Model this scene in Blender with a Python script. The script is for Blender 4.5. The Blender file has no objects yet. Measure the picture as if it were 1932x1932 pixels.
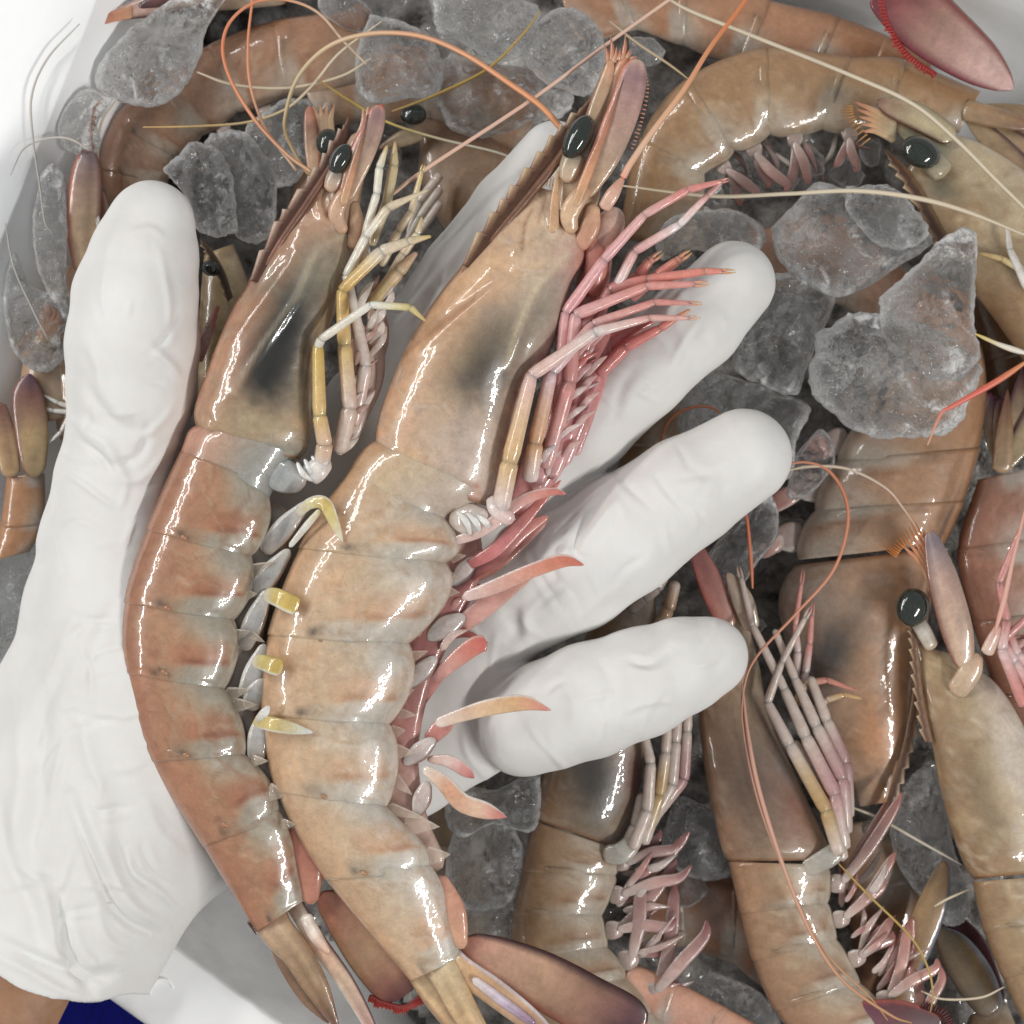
import bpy, bmesh, math, random
import numpy as np
from mathutils import Vector
C = bpy.context.scene.collection
S = bpy.context.scene
random.seed(7); RNG = np.random.default_rng(7)
# ---------------------------------------------------------------- measures
K = 0.25 / 1932.0            # metres per measuring unit at hand height
HC = 3300.0                  # camera height over the hand, in units
def P(a):
    """Units read off at hand height (x right, y down, z up) -> metres; things lying deeper spread accordingly."""
    a = np.asarray(a, float)
    f = (HC - a[..., 2]) / HC
    return np.stack([(a[..., 0]-966)*K*f, (966-a[..., 1])*K*f, a[..., 2]*K], -1)
# ---------------------------------------------------------------- camera, world, lamps
cam = bpy.data.cameras.new('camera'); co = bpy.data.objects.new('camera', cam); C.objects.link(co)
co.location = (0, 0, HC*K); cam.sensor_width = 36; cam.angle = 2*math.atan(966/HC)
cam.clip_start = 0.01; cam.clip_end = 50
cam.dof.use_dof = True; cam.dof.focus_distance = HC*K - 0.006; cam.dof.aperture_fstop = 20.0
S.camera = co
S.view_settings.view_transform = 'Standard'; S.view_settings.look = 'None'
S.view_settings.exposure = -0.40; S.view_settings.gamma = 1.0
w = bpy.data.worlds.new('World'); S.world = w; w.use_nodes = True
w.node_tree.nodes['Background'].inputs[0].default_value = (0.93, 0.97, 1.0, 1)
w.node_tree.nodes['Background'].inputs[1].default_value = 0.45
def lamp(name, loc, target, sx, sy, power, col=(1, 1, 1), roll=0):
    l = bpy.data.lights.new(name, 'AREA'); l.shape = 'RECTANGLE'; l.size = sx; l.size_y = sy
    l.energy = power; l.color = col
    o = bpy.data.objects.new(name, l); C.objects.link(o); o.location = loc
    d = Vector(target)-Vector(loc)
    q = d.to_track_quat('-Z', 'Y'); o.rotation_euler = q.to_euler()
    if roll: o.rotation_euler.rotate_axis('Z', roll)
    return o
lamp('tube_lamp', (-1.25, 0.35, 0.80), (0, 0, 0), 1.5, 0.06, 15, (1, 0.985, 0.95))
lamp('tube_lamp', (-0.95, 0.80, 1.10), (0, 0, 0), 1.2, 0.10, 9, (1, 0.985, 0.95))
lamp('tube_lamp', (0.95, -0.60, 1.00), (0, 0, 0), 0.75, 0.055, 17, (1, 0.98, 0.94))
try:
    S.cycles.max_bounces = 10; S.cycles.transmission_bounces = 8; S.cycles.transparent_max_bounces = 8
    S.cycles.caustics_reflective = False; S.cycles.caustics_refractive = True
    S.cycles.use_denoising = True; S.cycles.sample_clamp_indirect = 3
except Exception: pass
# ---------------------------------------------------------------- numpy helpers
def lin(c):
    c = np.asarray(c, float)/255.0
    return np.where(c <= 0.04045, c/12.92, ((c+0.055)/1.055)**2.4)
def _h(i, j, k, seed):
    n = (i*374761393 + j*668265263 + k*2147483647 + seed*974711) & 0xffffffff
    n = ((n ^ (n >> 13))*1274126177) & 0xffffffff
    n = (n ^ (n >> 16)) & 0xffffffff
    return n/4294967295.0
def vnoise(p, scale=1.0, seed=0):
    p = np.asarray(p, float)*scale
    i = np.floor(p).astype(np.int64); f = p-i; f = f*f*(3-2*f)
    r = 0
    for a in (0, 1):
        for b in (0, 1):
            for c in (0, 1):
                wgt = (f[..., 0] if a else 1-f[..., 0])*(f[..., 1] if b else 1-f[..., 1])*(f[..., 2] if c else 1-f[..., 2])
                r = r + wgt*_h(i[..., 0]+a, i[..., 1]+b, i[..., 2]+c, seed)
    return r*2-1
def fbm(p, scale, seed=0, octv=3):
    r = 0; a = 1; t = 0
    for o in range(octv):
        r = r + a*vnoise(p, scale*2**o, seed+o*17); t += a; a *= .5
    return r/t
def cat(pts, n=None, q=None):
    """Catmull-Rom through pts (k,d), at n even or q given parameters (0..k-1)."""
    p = np.asarray(pts, float); k = len(p)
    if q is None: q = np.linspace(0, k-1, n)
    q = np.asarray(q, float)
    if k == 2: return p[0]+(p[1]-p[0])*q[:, None]
    e = np.vstack([2*p[0]-p[1], p, 2*p[-1]-p[-2]])
    i = np.clip(np.floor(q).astype(int), 0, k-2); f = (q-i)[:, None]
    a, b, c, d = e[i], e[i+1], e[i+2], e[i+3]
    return 0.5*(2*b+(c-a)*f+(2*a-5*b+4*c-d)*f*f+(3*b-3*c+d-a)*f**3)
def sstep(a, b, x):
    t = np.clip((x-a)/(b-a), 0, 1); return t*t*(3-2*t)
def pdist(x, y, line):
    """distance to a polyline in the picture plane and the relative place along it"""
    L = np.asarray(line, float); best = np.full(x.shape, 1e9); bu = np.zeros(x.shape); side = np.zeros(x.shape)
    n = len(L)-1
    for i in range(n):
        ax, ay = L[i][:2]; dx, dy = L[i+1][0]-ax, L[i+1][1]-ay
        t = np.clip(((x-ax)*dx+(y-ay)*dy)/(dx*dx+dy*dy+1e-9), 0, 1)
        d = np.hypot(x-ax-t*dx, y-ay-t*dy); m = d < best
        best = np.where(m, d, best); bu = np.where(m, (i+t)/n, bu)
        side = np.where(m, np.sign((x-ax)*dy-(y-ay)*dx), side)
    return best, bu, side
def blob(x, y, cx, cy, rx, ry=None, ang=0):
    ry = ry or rx; a = math.radians(ang); c, s = math.cos(a), math.sin(a)
    u = (x-cx)*c+(y-cy)*s; v = -(x-cx)*s+(y-cy)*c
    return np.exp(-((u/rx)**2+(v/ry)**2))
def mixc(c, col, f):
    return c+(np.asarray(col, float)-c)*np.clip(f, 0, 1)[:, None]
# ---------------------------------------------------------------- objects
def tag(o, label=None, cat_=None, group=None, kind=None):
    if label: o['label'] = label
    if cat_: o['category'] = cat_
    if group: o['group'] = group
    if kind: o['kind'] = kind
    return o
def thing(name, label, cat_, loc, group=None):
    o = bpy.data.objects.new(name, None); C.objects.link(o); o.empty_display_size = .01
    o.location = P(np.array(loc, float)); o['base'] = tuple(P(np.array(loc, float)))
    return tag(o, label, cat_, group)
def mk(name, v, faces, cols=None, mat=None, parent=None, smooth=True, world=False):
    v = np.asarray(v, float); w_ = v if world else P(v)
    if parent is not None:
        r = parent
        while r.parent is not None: r = r.parent
        w_ = w_-np.array(r['base'])
    else:
        c = np.array([w_[:, 0].mean(), w_[:, 1].mean(), w_[:, 2].min()]); w_ = w_-c
    me = bpy.data.meshes.new(name); me.from_pydata(w_.tolist(), [], [list(map(int, f)) for f in faces]); 
    if cols is not None:
        cc = np.ones((len(v), 4)); q = np.asarray(cols, float)
        cc[:, :3] = lin(np.clip(q[:, :3], 0, 255))
        if q.shape[1] == 4: cc[:, 3] = q[:, 3]
        at = me.color_attributes.new('Col', 'FLOAT_COLOR', 'POINT'); at.data.foreach_set('color', cc.ravel())
    bm = bmesh.new(); bm.from_mesh(me); bmesh.ops.recalc_face_normals(bm, faces=bm.faces); bm.to_mesh(me); bm.free()
    if smooth: me.polygons.foreach_set('use_smooth', np.ones(len(me.polygons), bool))
    if mat: me.materials.append(mat)
    me.update()
    o = bpy.data.objects.new(name, me); C.objects.link(o)
    if parent is not None: o.parent = parent
    else: o.location = c; o['base'] = tuple(c)
    return o
# ---------------------------------------------------------------- materials
class NT:
    def __init__(s, name):
        s.m = bpy.data.materials.new(name); s.m.use_nodes = True; s.t = s.m.node_tree; s.b = s.t.nodes['Principled BSDF']
        s.out = s.t.nodes['Material Output']
    def n(s, typ, **kw):
        x = s.t.nodes.new(typ)
        for k, v in kw.items():
            if k in x.inputs: x.inputs[k].default_value = v
            else: setattr(x, k, v)
        return x
    def l(s, a, b): s.t.links.new(a, b)
    def set(s, **kw):
        for k, v in kw.items(): s.b.inputs[k.replace('_', ' ')].default_value = v
    def co(s): 
        return s.n('ShaderNodeTexCoord').outputs['Object']
    def noise(s, scale, detail=3, rough=.5, dist=0):
        x = s.n('ShaderNodeTexNoise', Scale=scale, Detail=detail, Roughness=rough, Distortion=dist); s.l(s.co(), x.inputs['Vector']); return x.outputs['Fac']
    def ramp(s, fac, a, b, ca=(0, 0, 0, 1), cb=(1, 1, 1, 1)):
        x = s.n('ShaderNodeValToRGB'); e = x.color_ramp.elements
        e[0].position = a; e[1].position = b; e[0].color = ca; e[1].color = cb; s.l(fac, x.inputs[0]); return x.outputs[0]
    def bump(s, h, strength, dist, prev=None):
        x = s.n('ShaderNodeBump', Strength=strength, Distance=dist); s.l(h, x.inputs['Height'])
        if prev: s.l(prev, x.inputs['Normal'])
        return x.outputs[0]
def shell_mat(name, rough=.3, coat=.9, sss=.3, bumpk=1.0, speck=.05, alpha=False, dim=.97, sat=.82):
    q = NT(name); a = q.n('ShaderNodeVertexColor', layer_name='Col')
    f = q.noise(5200, 2, .6); f2 = q.noise(420, 4, .6)
    mx = q.n('ShaderNodeMix', data_type='RGBA', blend_type='MULTIPLY'); mx.inputs[0].default_value = 1
    q.l(a.outputs[0], mx.inputs[6])
    r = q.ramp(f, .3, .7, (1-speck*1.4, 1-speck*1.8, 1-speck*2.2, 1), (1+speck*.5,)*3+(1,)); q.l(r, mx.inputs[7])
    m2 = q.n('ShaderNodeMix', data_type='RGBA', blend_type='MULTIPLY'); m2.inputs[0].default_value = 1
    q.l(mx.outputs[2], m2.inputs[6]); q.l(q.ramp(f2, .3, .7, (.92*dim, .90*dim, .88*dim, 1), (1.08*dim, 1.07*dim, 1.06*dim, 1)), m2.inputs[7])
    vn = q.n('ShaderNodeTexNoise', Scale=300, Detail=5, Roughness=.65, Distortion=2.2); q.l(q.co(), vn.inputs['Vector'])
    m4 = q.n('ShaderNodeMix', data_type='RGBA', blend_type='MULTIPLY'); m4.inputs[0].default_value = 1; q.l(m2.outputs[2], m4.inputs[6])
    q.l(q.ramp(vn.outputs['Fac'], .32, .66, (.90, .86, .82, 1), (1.06, 1.07, 1.08, 1)), m4.inputs[7])
    # pigment dots
    vo = q.n('ShaderNodeTexVoronoi', Scale=1500, feature='F1'); q.l(q.co(), vo.inputs['Vector'])
    dm = q.n('ShaderNodeMath', operation='MULTIPLY'); q.l(q.ramp(vo.outputs['Distance'], .10, .34, (1, 1, 1, 1), (0, 0, 0, 1)), dm.inputs[0]); q.l(q.ramp(q.noise(160, 3), .40, .62, (.05, .05, .05, 1), (speck*9,)*3+(1,)), dm.inputs[1])
    m5 = q.n('ShaderNodeMix', data_type='RGBA', blend_type='MULTIPLY'); q.l(dm.outputs[0], m5.inputs[0]); q.l(m4.outputs[2], m5.inputs[6]); m5.inputs[7].default_value = (.66, .49, .34, 1)
    hs = q.n('ShaderNodeHueSaturation', Saturation=sat); q.l(m5.outputs[2], hs.inputs['Color'])
    q.l(hs.outputs[0], q.b.inputs['Base Color'])
    q.set(Roughness=rough, IOR=1.42)
    q.b.inputs['Coat Weight'].default_value = coat; q.b.inputs['Coat Roughness'].default_value = .035
    q.b.inputs['Subsurface Weight'].default_value = sss
    q.b.inputs['Subsurface Radius'].default_value = (1.0, .6, .42); q.b.inputs['Subsurface Scale'].default_value = .004
    b1 = q.bump(q.noise(260, 3, .55), .14*bumpk, .0005); b2 = q.bump(q.noise(1700, 3, .6), .05*bumpk, .0003, b1)
    q.l(b2, q.b.inputs['Normal'])
    b3 = q.bump(q.noise(300, 2, .5), .20*bumpk, .0006); b4 = q.bump(q.noise(800, 2, .5), .07*bumpk, .0003, b3)
    q.l(b4, q.b.inputs['Coat Normal'])
    if alpha: q.l(a.outputs[1], q.b.inputs['Alpha'])
    return q.m
M_SHELL = shell_mat('prawn_shell', sss=.45)
M_BODY = shell_mat('pile_prawn_shell', rough=.34, coat=.8, sss=.30, bumpk=1.4, dim=.95, sat=.88)  # pile shells slightly darker in colour, standing for the dimmer light there
M_LIMB = shell_mat('prawn_limb', rough=.32, coat=.7, sss=.35, bumpk=.6, speck=.05)
M_FILM = shell_mat('prawn_membrane', rough=.25, coat=.25, sss=.0, bumpk=.5, speck=.04, alpha=True)
def hair_mat():
    q = NT('antenna'); a = q.n('ShaderNodeVertexColor', layer_name='Col'); q.l(a.outputs[0], q.b.inputs['Base Color']); q.set(Roughness=.38); return q.m
M_HAIR = hair_mat()
M_HORN = shell_mat('prawn_beak', rough=.42, coat=.15, sss=.1, bumpk=.6)
def eye_mat():
    q = NT('prawn_eye'); r = q.ramp(q.noise(2500, 3), .35, .7, (.008, .011, .009, 1), (.028, .036, .026, 1)); q.l(r, q.b.inputs['Base Color'])
    q.set(Roughness=.12); q.b.inputs['Coat Weight'].default_value = 1; q.b.inputs['Coat Roughness'].default_value = .02; return q.m
M_EYE = eye_mat()
def glove_mat():
    q = NT('white_rubber_glove'); r = q.ramp(q.noise(60, 4, .55), .3, .7, (.70, .68, .655, 1), (.76, .75, .735, 1)); q.l(r, q.b.inputs['Base Color'])
    q.set(Roughness=.56); q.b.inputs['Specular IOR Level'].default_value = .35; q.b.inputs['Subsurface Weight'].default_value = .08; q.b.inputs['Subsurface Scale'].default_value = .0015
    wv = q.n('ShaderNodeTexNoise', Scale=42, Detail=5, Roughness=.6, Distortion=1.6); q.l(q.co(), wv.inputs['Vector'])
    rd = q.n('ShaderNodeMath', operation='SUBTRACT'); q.l(wv.outputs['Fac'], rd.inputs[0]); rd.inputs[1].default_value = .5
    ab = q.n('ShaderNodeMath', operation='ABSOLUTE'); q.l(rd.outputs[0], ab.inputs[0]); cr = q.ramp(ab.outputs[0], .0, .06)
    b = q.bump(q.noise(70, 3, .5, .5), .32, .0016); b1 = q.bump(cr, .03, .0003, b); b2 = q.bump(q.noise(2400, 2), .05, .0002, b1); q.l(b2, q.b.inputs['Normal']); return q.m
M_GLOVE = glove_mat()
def ice_mat():
    q = NT('ice')
    va = q.n('ShaderNodeVertexColor', layer_name='Col'); sp = q.n('ShaderNodeSeparateColor'); q.l(va.outputs[0], sp.inputs[0])
    def mad(x, m, add):
        n = q.n('ShaderNodeMath', operation='MULTIPLY_ADD'); q.l(x, n.inputs[0]); n.inputs[1].default_value = m
        if isinstance(add, float): n.inputs[2].default_value = add
        else: q.l(add, n.inputs[2])
        return n.outputs[0]
    big = q.noise(60, 3, .55, 1.0); mid = q.noise(240, 6, .78, .8); fine = q.noise(1300, 4, .8)
    v = q.n('ShaderNodeTexVoronoi', Scale=420, feature='DISTANCE_TO_EDGE'); q.l(q.co(), v.inputs['Vector'])
    crack = q.ramp(v.outputs['Distance'], .0, .07, (1, 1, 1, 1), (0, 0, 0, 1))
    bigr = q.ramp(big, .50, .62); midr = q.ramp(mid, .44, .60); finer = q.ramp(fine, .50, .64)
    pm = q.n('ShaderNodeMath', operation='MULTIPLY'); q.l(bigr, pm.inputs[0]); q.l(midr, pm.inputs[1])
    pf = q.n('ShaderNodeMath', operation='MULTIPLY'); q.l(finer, pf.inputs[0]); q.l(midr, pf.inputs[1])
    spk = q.ramp(q.noise(2300, 3, .7), .62, .66); a = mad(pm.outputs[0], .80, .0); a = mad(bigr, .02, a); a = mad(pf.outputs[0], .22, a); a = mad(spk, .30, a); a = mad(sp.outputs[0], 3.6, a)  # spk: white frost specks, also painted in to stand for sparkle
    ca = q.n('ShaderNodeMath', operation='MINIMUM'); q.l(a, ca.inputs[0]); ca.inputs[1].default_value = .97; frost0 = ca.outputs[0]
    cm = q.n('ShaderNodeMath', operation='MULTIPLY'); q.l(crack, cm.inputs[0]); q.l(q.ramp(q.noise(110, 3), .5, .62), cm.inputs[1])
    frost = q.n('ShaderNodeMath', operation='ADD', use_clamp=True); q.l(mad(cm.outputs[0], .22, frost0), frost.inputs[0]); frost.inputs[1].default_value = 0
    b = q.bump(q.noise(150, 4, .6, .6), .75, .0036); vf = q.n('ShaderNodeTexVoronoi', Scale=330, feature='SMOOTH_F1', Smoothness=.25); q.l(q.co(), vf.inputs['Vector']); bf = q.bump(vf.outputs['Distance'], .8, .0016, b); b2 = q.bump(q.noise(900, 3, .6), .22, .0006, bf)
    # clear ice bends what lies behind it; frost is white and scatters
    q.set(IOR=1.31); q.b.inputs['Transmission Weight'].default_value = 1.0
    q.l(mad(midr, .07, .012), q.b.inputs['Roughness'])
    q.b.inputs['Base Color'].default_value = (.99, .99, .985, 1); q.l(b2, q.b.inputs['Normal'])
    d = q.n('ShaderNodeBsdfDiffuse'); d.inputs[0].default_value = (.94, .94, .94, 1); q.l(b2, d.inputs['Normal'])
    tl = q.n('ShaderNodeBsdfTranslucent'); tl.inputs[0].default_value = (.85, .85, .85, 1); q.l(b2, tl.inputs['Normal'])
    m1 = q.n('ShaderNodeMixShader'); m1.inputs[0].default_value = .35; q.l(d.outputs[0], m1.inputs[1]); q.l(tl.outputs[0], m1.inputs[2])
    ms = q.n('ShaderNodeMixShader'); q.l(frost.outputs[0], ms.inputs[0]); q.l(q.b.outputs[0], ms.inputs[1]); q.l(m1.outputs[0], ms.inputs[2])
    q.l(ms.outputs[0], q.out.inputs[0]); return q.m
M_ICE = ice_mat()
def foam_mat():
    q = NT('polystyrene')
    v = q.n('ShaderNodeTexVoronoi', Scale=260, feature='F1'); q.l(q.co(), v.inputs['Vector'])
    q.l(q.ramp(q.noise(40, 4), .3, .7, (.89, .895, .90, 1), (.94, .94, .94, 1)), q.b.inputs['Base Color'])
    q.set(Roughness=.34); b = q.bump(v.outputs['Distance'], .10, .0006); b2 = q.bump(q.noise(700, 3), .10, .0003, b); q.l(b2, q.b.inputs['Normal']); return q.m
M_FOAM = foam_mat()
def plain(name, col, rough=.6, scale=300, k=.15, bs=.2, bd=.0005):
    q = NT(name); c = np.array(col)
    q.l(q.ramp(q.noise(scale, 4), .3, .7, tuple(c*(1-k))+(1,), tuple(c*(1+k))+(1,)), q.b.inputs['Base Color']); q.set(Roughness=rough)
    q.l(q.bump(q.noise(scale*3, 3), bs, bd), q.b.inputs['Normal']); return q.m
M_NAVY = plain('navy_cloth', (.002, .003, .075), .9, 900, .3, .3)
M_NAVY.node_tree.nodes['Principled BSDF'].inputs['Specular IOR Level'].default_value = .1
def skin_mat():
    q = NT('skin'); q.l(q.ramp(q.noise(220, 4), .3, .7, (.30, .155, .085, 1), (.40, .22, .13, 1)), q.b.inputs['Base Color']); q.set(Roughness=.5)
    q.b.inputs['Subsurface Weight'].default_value = .2; q.b.inputs['Subsurface Scale'].default_value = .003
    q.l(q.bump(q.noise(1500, 3), .3, .0004), q.b.inputs['Normal']); return q.m
M_SKIN = skin_mat()
M_WET = plain('wet_floor', (.045, .038, .034), .35, 90, .5)
# ---------------------------------------------------------------- shape builders
def grid_faces(n, m, close=True):
    f = []
    mm = m if close else m-1
    for i in range(n-1):
        for j in range(mm):
            a = i*m+j; b = i*m+(j+1) % m
            f.append((a, b, b+m, a+m))
    return f
class Loft: pass
def loft(D, V, zc, th, n, m, pw=.85, q=None, cap=True, bmin=0):
    """closed body lofted between a back line D and a belly line V lying at depth zc; th = thickness / height."""
    D = cat(D, n, q); V = cat(V, n, q); n = len(D)
    zc = np.interp(np.linspace(0, 1, n), np.linspace(0, 1, len(np.atleast_1d(zc))), np.atleast_1d(zc))
    th = np.interp(np.linspace(0, 1, n), np.linspace(0, 1, len(np.atleast_1d(th))), np.atleast_1d(th))
    return loft_raw(D, V, zc, th, m, pw, cap, bmin)
def loft_raw(D, V, zc, th, m, pw=.85, cap=True, bmin=0):
    n = len(D); M = (D+V)/2; half = np.hypot(*(D-V).T)/2
    b = np.maximum(half*th, bmin)
    u = np.arange(m)/m*2*np.pi
    cu, su = np.cos(u), np.sin(u); zz = np.sign(su)*np.abs(su)**pw*(1+.12*cu)
    v = np.zeros((n, m, 3))
    v[:, :, :2] = M[:, None, :]+(D-M)[:, None, :]*cu[None, :, None]
    v[:, :, 2] = zc[:, None]+b[:, None]*zz[None, :]
    L = Loft(); L.n, L.m = n, m; L.v = v.reshape(-1, 3)
    L.s = np.repeat(np.linspace(0, 1, n), m); L.t = np.tile((1-cu)/2, n); L.up = np.tile(zz, n)
    L.f = grid_faces(n, m)
    if cap:
        a, c = v[0].mean(0), v[-1].mean(0); k = n*m
        L.v = np.vstack([L.v, a, c]); L.s = np.append(L.s, [0, 1]); L.t = np.append(L.t, [.5, .5]); L.up = np.append(L.up, [0, 0])
        L.f += [(k, (j+1) % m, j) for j in range(m)]+[(k+1, (n-1)*m+j, (n-1)*m+(j+1) % m) for j in range(m)]
    L.x, L.y = L.v[:, 0], L.v[:, 1]
    return L
def ramp_cols(s, cols):
    c = np.asarray(cols, float); x = np.linspace(0, 1, len(c))
    return np.stack([np.interp(s, x, c[:, i]) for i in range(c.shape[1])], -1)
def blade(name, pts, widths, cols, parent, thick=.12, mat=None, edge=None, edge2=None, zdef=0, n=None, m=14, tmin=2.5, seedn=0, rib=None, pw=.9):
    """flat leaf-shaped limb: centre line, widths along it"""
    p = np.array([tuple(a) if len(a) == 3 else tuple(a)+(zdef,) for a in pts], float)
    n = n or max(20, 7*len(p)); c = cat(p, n); wd = cat(np.array(widths, float)[:, None], n)[:, 0].clip(1)
    sv = np.linspace(0, 1, n); rd = .5*wd.max()/(np.hypot(*np.diff(c[:, :2], axis=0).T).sum()+1e-6); rd = min(.16, .45*rd)
    wd = wd*np.clip(np.sqrt(np.clip(1-(1-np.clip(np.minimum(sv, 1-sv)/rd, 0, 1))**2, 0, 1)), .38, 1)
    d = np.gradient(c[:, :2], axis=0); d /= np.hypot(*d.T)[:, None]+1e-9; nn = np.stack([d[:, 1], -d[:, 0]], -1)
    D = c[:, :2]+nn*wd[:, None]/2; V = c[:, :2]-nn*wd[:, None]/2
    L = loft_raw(D, V, c[:, 2], np.full(n, thick), m, pw, bmin=tmin)
    col = ramp_cols(L.s, cols)
    if edge is not None: col = mixc(col, edge, sstep(.16, .04, L.t))
    if edge2 is not None: col = mixc(col, edge2, sstep(.84, .96, L.t))
    if rib is not None: col = mixc(col, rib, np.exp(-((L.t-.3)/.07)**2)*.8)
    col = col*(1+.10*fbm(L.v, .03, 5+seedn)[:, None])
    if name in ('uropod', 'telson', 'antennal_scale'): col = col*(1+.075*np.sin(L.t*2*np.pi*8+3*fbm(L.v, .01, 9+seedn))*sstep(.05, .2, L.s)+.06*fbm(L.v, .1, 15+seedn))[:, None]
    return mk(name, L.v, L.f, col, mat or M_LIMB, parent)
def tube_geo(pts, radii, cols, seg=8, per=6, smoothp=True, zdef=0):
    p = np.array([tuple(a) if len(a) == 3 else tuple(a)+(zdef,) for a in pts], float); k = len(p)
    n = (k-1)*per+1; q = np.linspace(0, k-1, n)
    c = cat(p, q=q) if smoothp else np.stack([np.interp(q, np.arange(k), p[:, i]) for i in range(3)], -1)
    r = np.interp(np.linspace(0, 1, n), np.linspace(0, 1, len(radii)), radii)
    t = np.gradient(c, axis=0); t /= np.linalg.norm(t, axis=1)[:, None]+1e-9
    a = np.cross(t, [0, 0, 1.0]); a /= np.linalg.norm(a, axis=1)[:, None]+1e-6
    b = np.cross(a, t)
    u = np.arange(seg)/seg*2*np.pi
    v = c[:, None, :]+r[:, None, None]*(a[:, None, :]*np.cos(u)[None, :, None]+b[:, None, :]*np.sin(u)[None, :, None])
    v = v.reshape(-1, 3); f = grid_faces(n, seg); kk = len(v)
    v = np.vstack([v, c[0]-t[0]*r[0]*.5, c[-1]+t[-1]*r[-1]*.7])
    f += [(kk, (j+1) % seg, j) for j in range(seg)]+[(kk+1, (n-1)*seg+j, (n-1)*seg+(j+1) % seg) for j in range(seg)]
    s = np.append(np.repeat(np.linspace(0, 1, n), seg), [0, 1])
    return v, f, ramp_cols(s, cols)
def join(parts):
    V, F, Cc, o = [], [], [], 0
    for v, f, c in parts:
        V.append(v); Cc.append(c); F += [tuple(i+o for i in q) for q in f]; o += len(v)
    return np.vstack(V), F, np.vstack(Cc)
def antenna(parent, pts, cols, r=(4.2, 1.8), z=-150):
    r = [x*.78 for x in r]; cols = [np.array(c)*.85+np.array((214, 196, 176))*.15 for c in cols]
    v, f, c = tube_geo(pts, list(r), cols, 6, 10, True, z); return mk('antenna', v, f, c, M_HAIR, parent)
def leg(parent, joints, radii, cols, claw=None, z=60, name='walking_leg'):
    """jointed leg: one tapered tube per article, necked at each joint, all one mesh"""
    p = [tuple(a) if len(a) == 3 else tuple(a)+(z,) for a in joints]; parts = []; k = len(p)-1; radii = [r*.88 for r in radii]
    for i in range(k):
        a, b = np.array(p[i]), np.array(p[i+1]); ra, rb = radii[i], radii[i+1]
        ca, cb = np.array(cols[min(i, len(cols)-1)], float), np.array(cols[min(i+1, len(cols)-1)], float)
        md = (a+b)/2; pts = [a, a+(b-a)*.12, md, a+(b-a)*.9, b]
        rm = (ra+rb)/2
        parts.append(tube_geo(pts, [ra*.86, ra*.98, rm*1.0, rb*1.03, rb*.86], [ca*.95, ca, ca*.65+cb*.35, cb, cb*.93], 9, 3, False))
    if claw:
        a, b = np.array(p[-2]), np.array(p[-1]); d = (b-a)/np.linalg.norm(b-a); nrm = np.array([d[1], -d[0], 0])
        for sg in (-1, 1):
            q = [b-d*2+nrm*sg*radii[-1]*.45, b+d*claw[0]*.5+nrm*sg*radii[-1]*.6, b+d*claw[0]+nrm*sg*radii[-1]*.4]
            parts.append(tube_geo(q, [radii[-1]*.6, radii[-1]*.42, radii[-1]*.12], [cols[-1], claw[1]], 6, 4))
    v, f, c = join(parts); return mk(name, v, f, c, M_LIMB, parent)
def comb(parent, line, length, n, r, cols, z=0, lean=0, name='fringe', jit=.3, flip=1):
    p = np.array([tuple(a) if len(a) == 3 else tuple(a)+(z,) for a in line], float); c = cat(p, n)
    d = np.gradient(c, axis=0); d /= np.linalg.norm(d, axis=1)[:, None]+1e-9
    parts = []
    for i in range(n):
        nn = np.array([d[i][1], -d[i][0], 0])*flip+d[i]*lean; nn /= np.linalg.norm(nn)
        ln = length*(1+random.uniform(-jit, jit)); parts.append(tube_geo([c[i]-nn*2, c[i]+nn*ln*.6, c[i]+nn*ln+np.array([0, 0, random.uniform(-2, 2)])], [r, r*.7, r*.15], cols, 4, 2))
    v, f, cc = join(parts); return mk(name, v, f, cc, M_HAIR, parent)
def ellipsoid(name, c, r, ang, parent, mat, cols=None, n=20, m=24):
    th = np.linspace(0, np.pi, n); ph = np.arange(m)/m*2*np.pi
    X = np.cos(th)[:, None]*np.ones(m); Y = np.sin(th)[:, None]*np.cos(ph); Z = np.sin(th)[:, None]*np.sin(ph)
    a = math.radians(ang); x, y = X*r[0], Y*r[1]
    v = np.stack([c[0]+x*math.cos(a)-y*math.sin(a), c[1]+x*math.sin(a)+y*math.cos(a), c[2]+Z*r[2]], -1).reshape(-1, 3)
    return mk(name, v, grid_faces(n, m), None if cols is None else np.tile(np.array(cols, float), (len(v), 1)), mat, parent)
def rostrum(parent, back, under, z, teeth, th=.16, cols=((150, 95, 50), (92, 52, 26)), tip=(214, 190, 150), amp=9, n=110):
    """toothed blade in front of the carapace; back = toothed edge, under = lower edge, both root -> tip"""
    D = cat(back, n); V = cat(under, n)
    s = np.linspace(0, 1, n); ph = (s*teeth) % 1; saw = ph**1.3*np.where(s < .93, 1, 0)
    nn = D-V; nn /= np.hypot(*nn.T)[:, None]+1e-6
    D = D+nn*(saw*amp)[:, None]
    zc = np.interp(s, np.linspace(0, 1, len(np.atleast_1d(z))), np.atleast_1d(z)) if np.ndim(z) else np.full(n, float(z))
    L = loft_raw(D, V, zc, np.full(n, th), 14, .9, bmin=3)
    col = ramp_cols(L.t, [cols[0], cols[1], cols[1], cols[0]]); col = mixc(col, tip, np.append(np.repeat(saw**.7, 14), [0, 0])*sstep(.34, .06, L.t))
    return mk('rostrum', L.v, L.f, col, M_HORN, parent)
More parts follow.
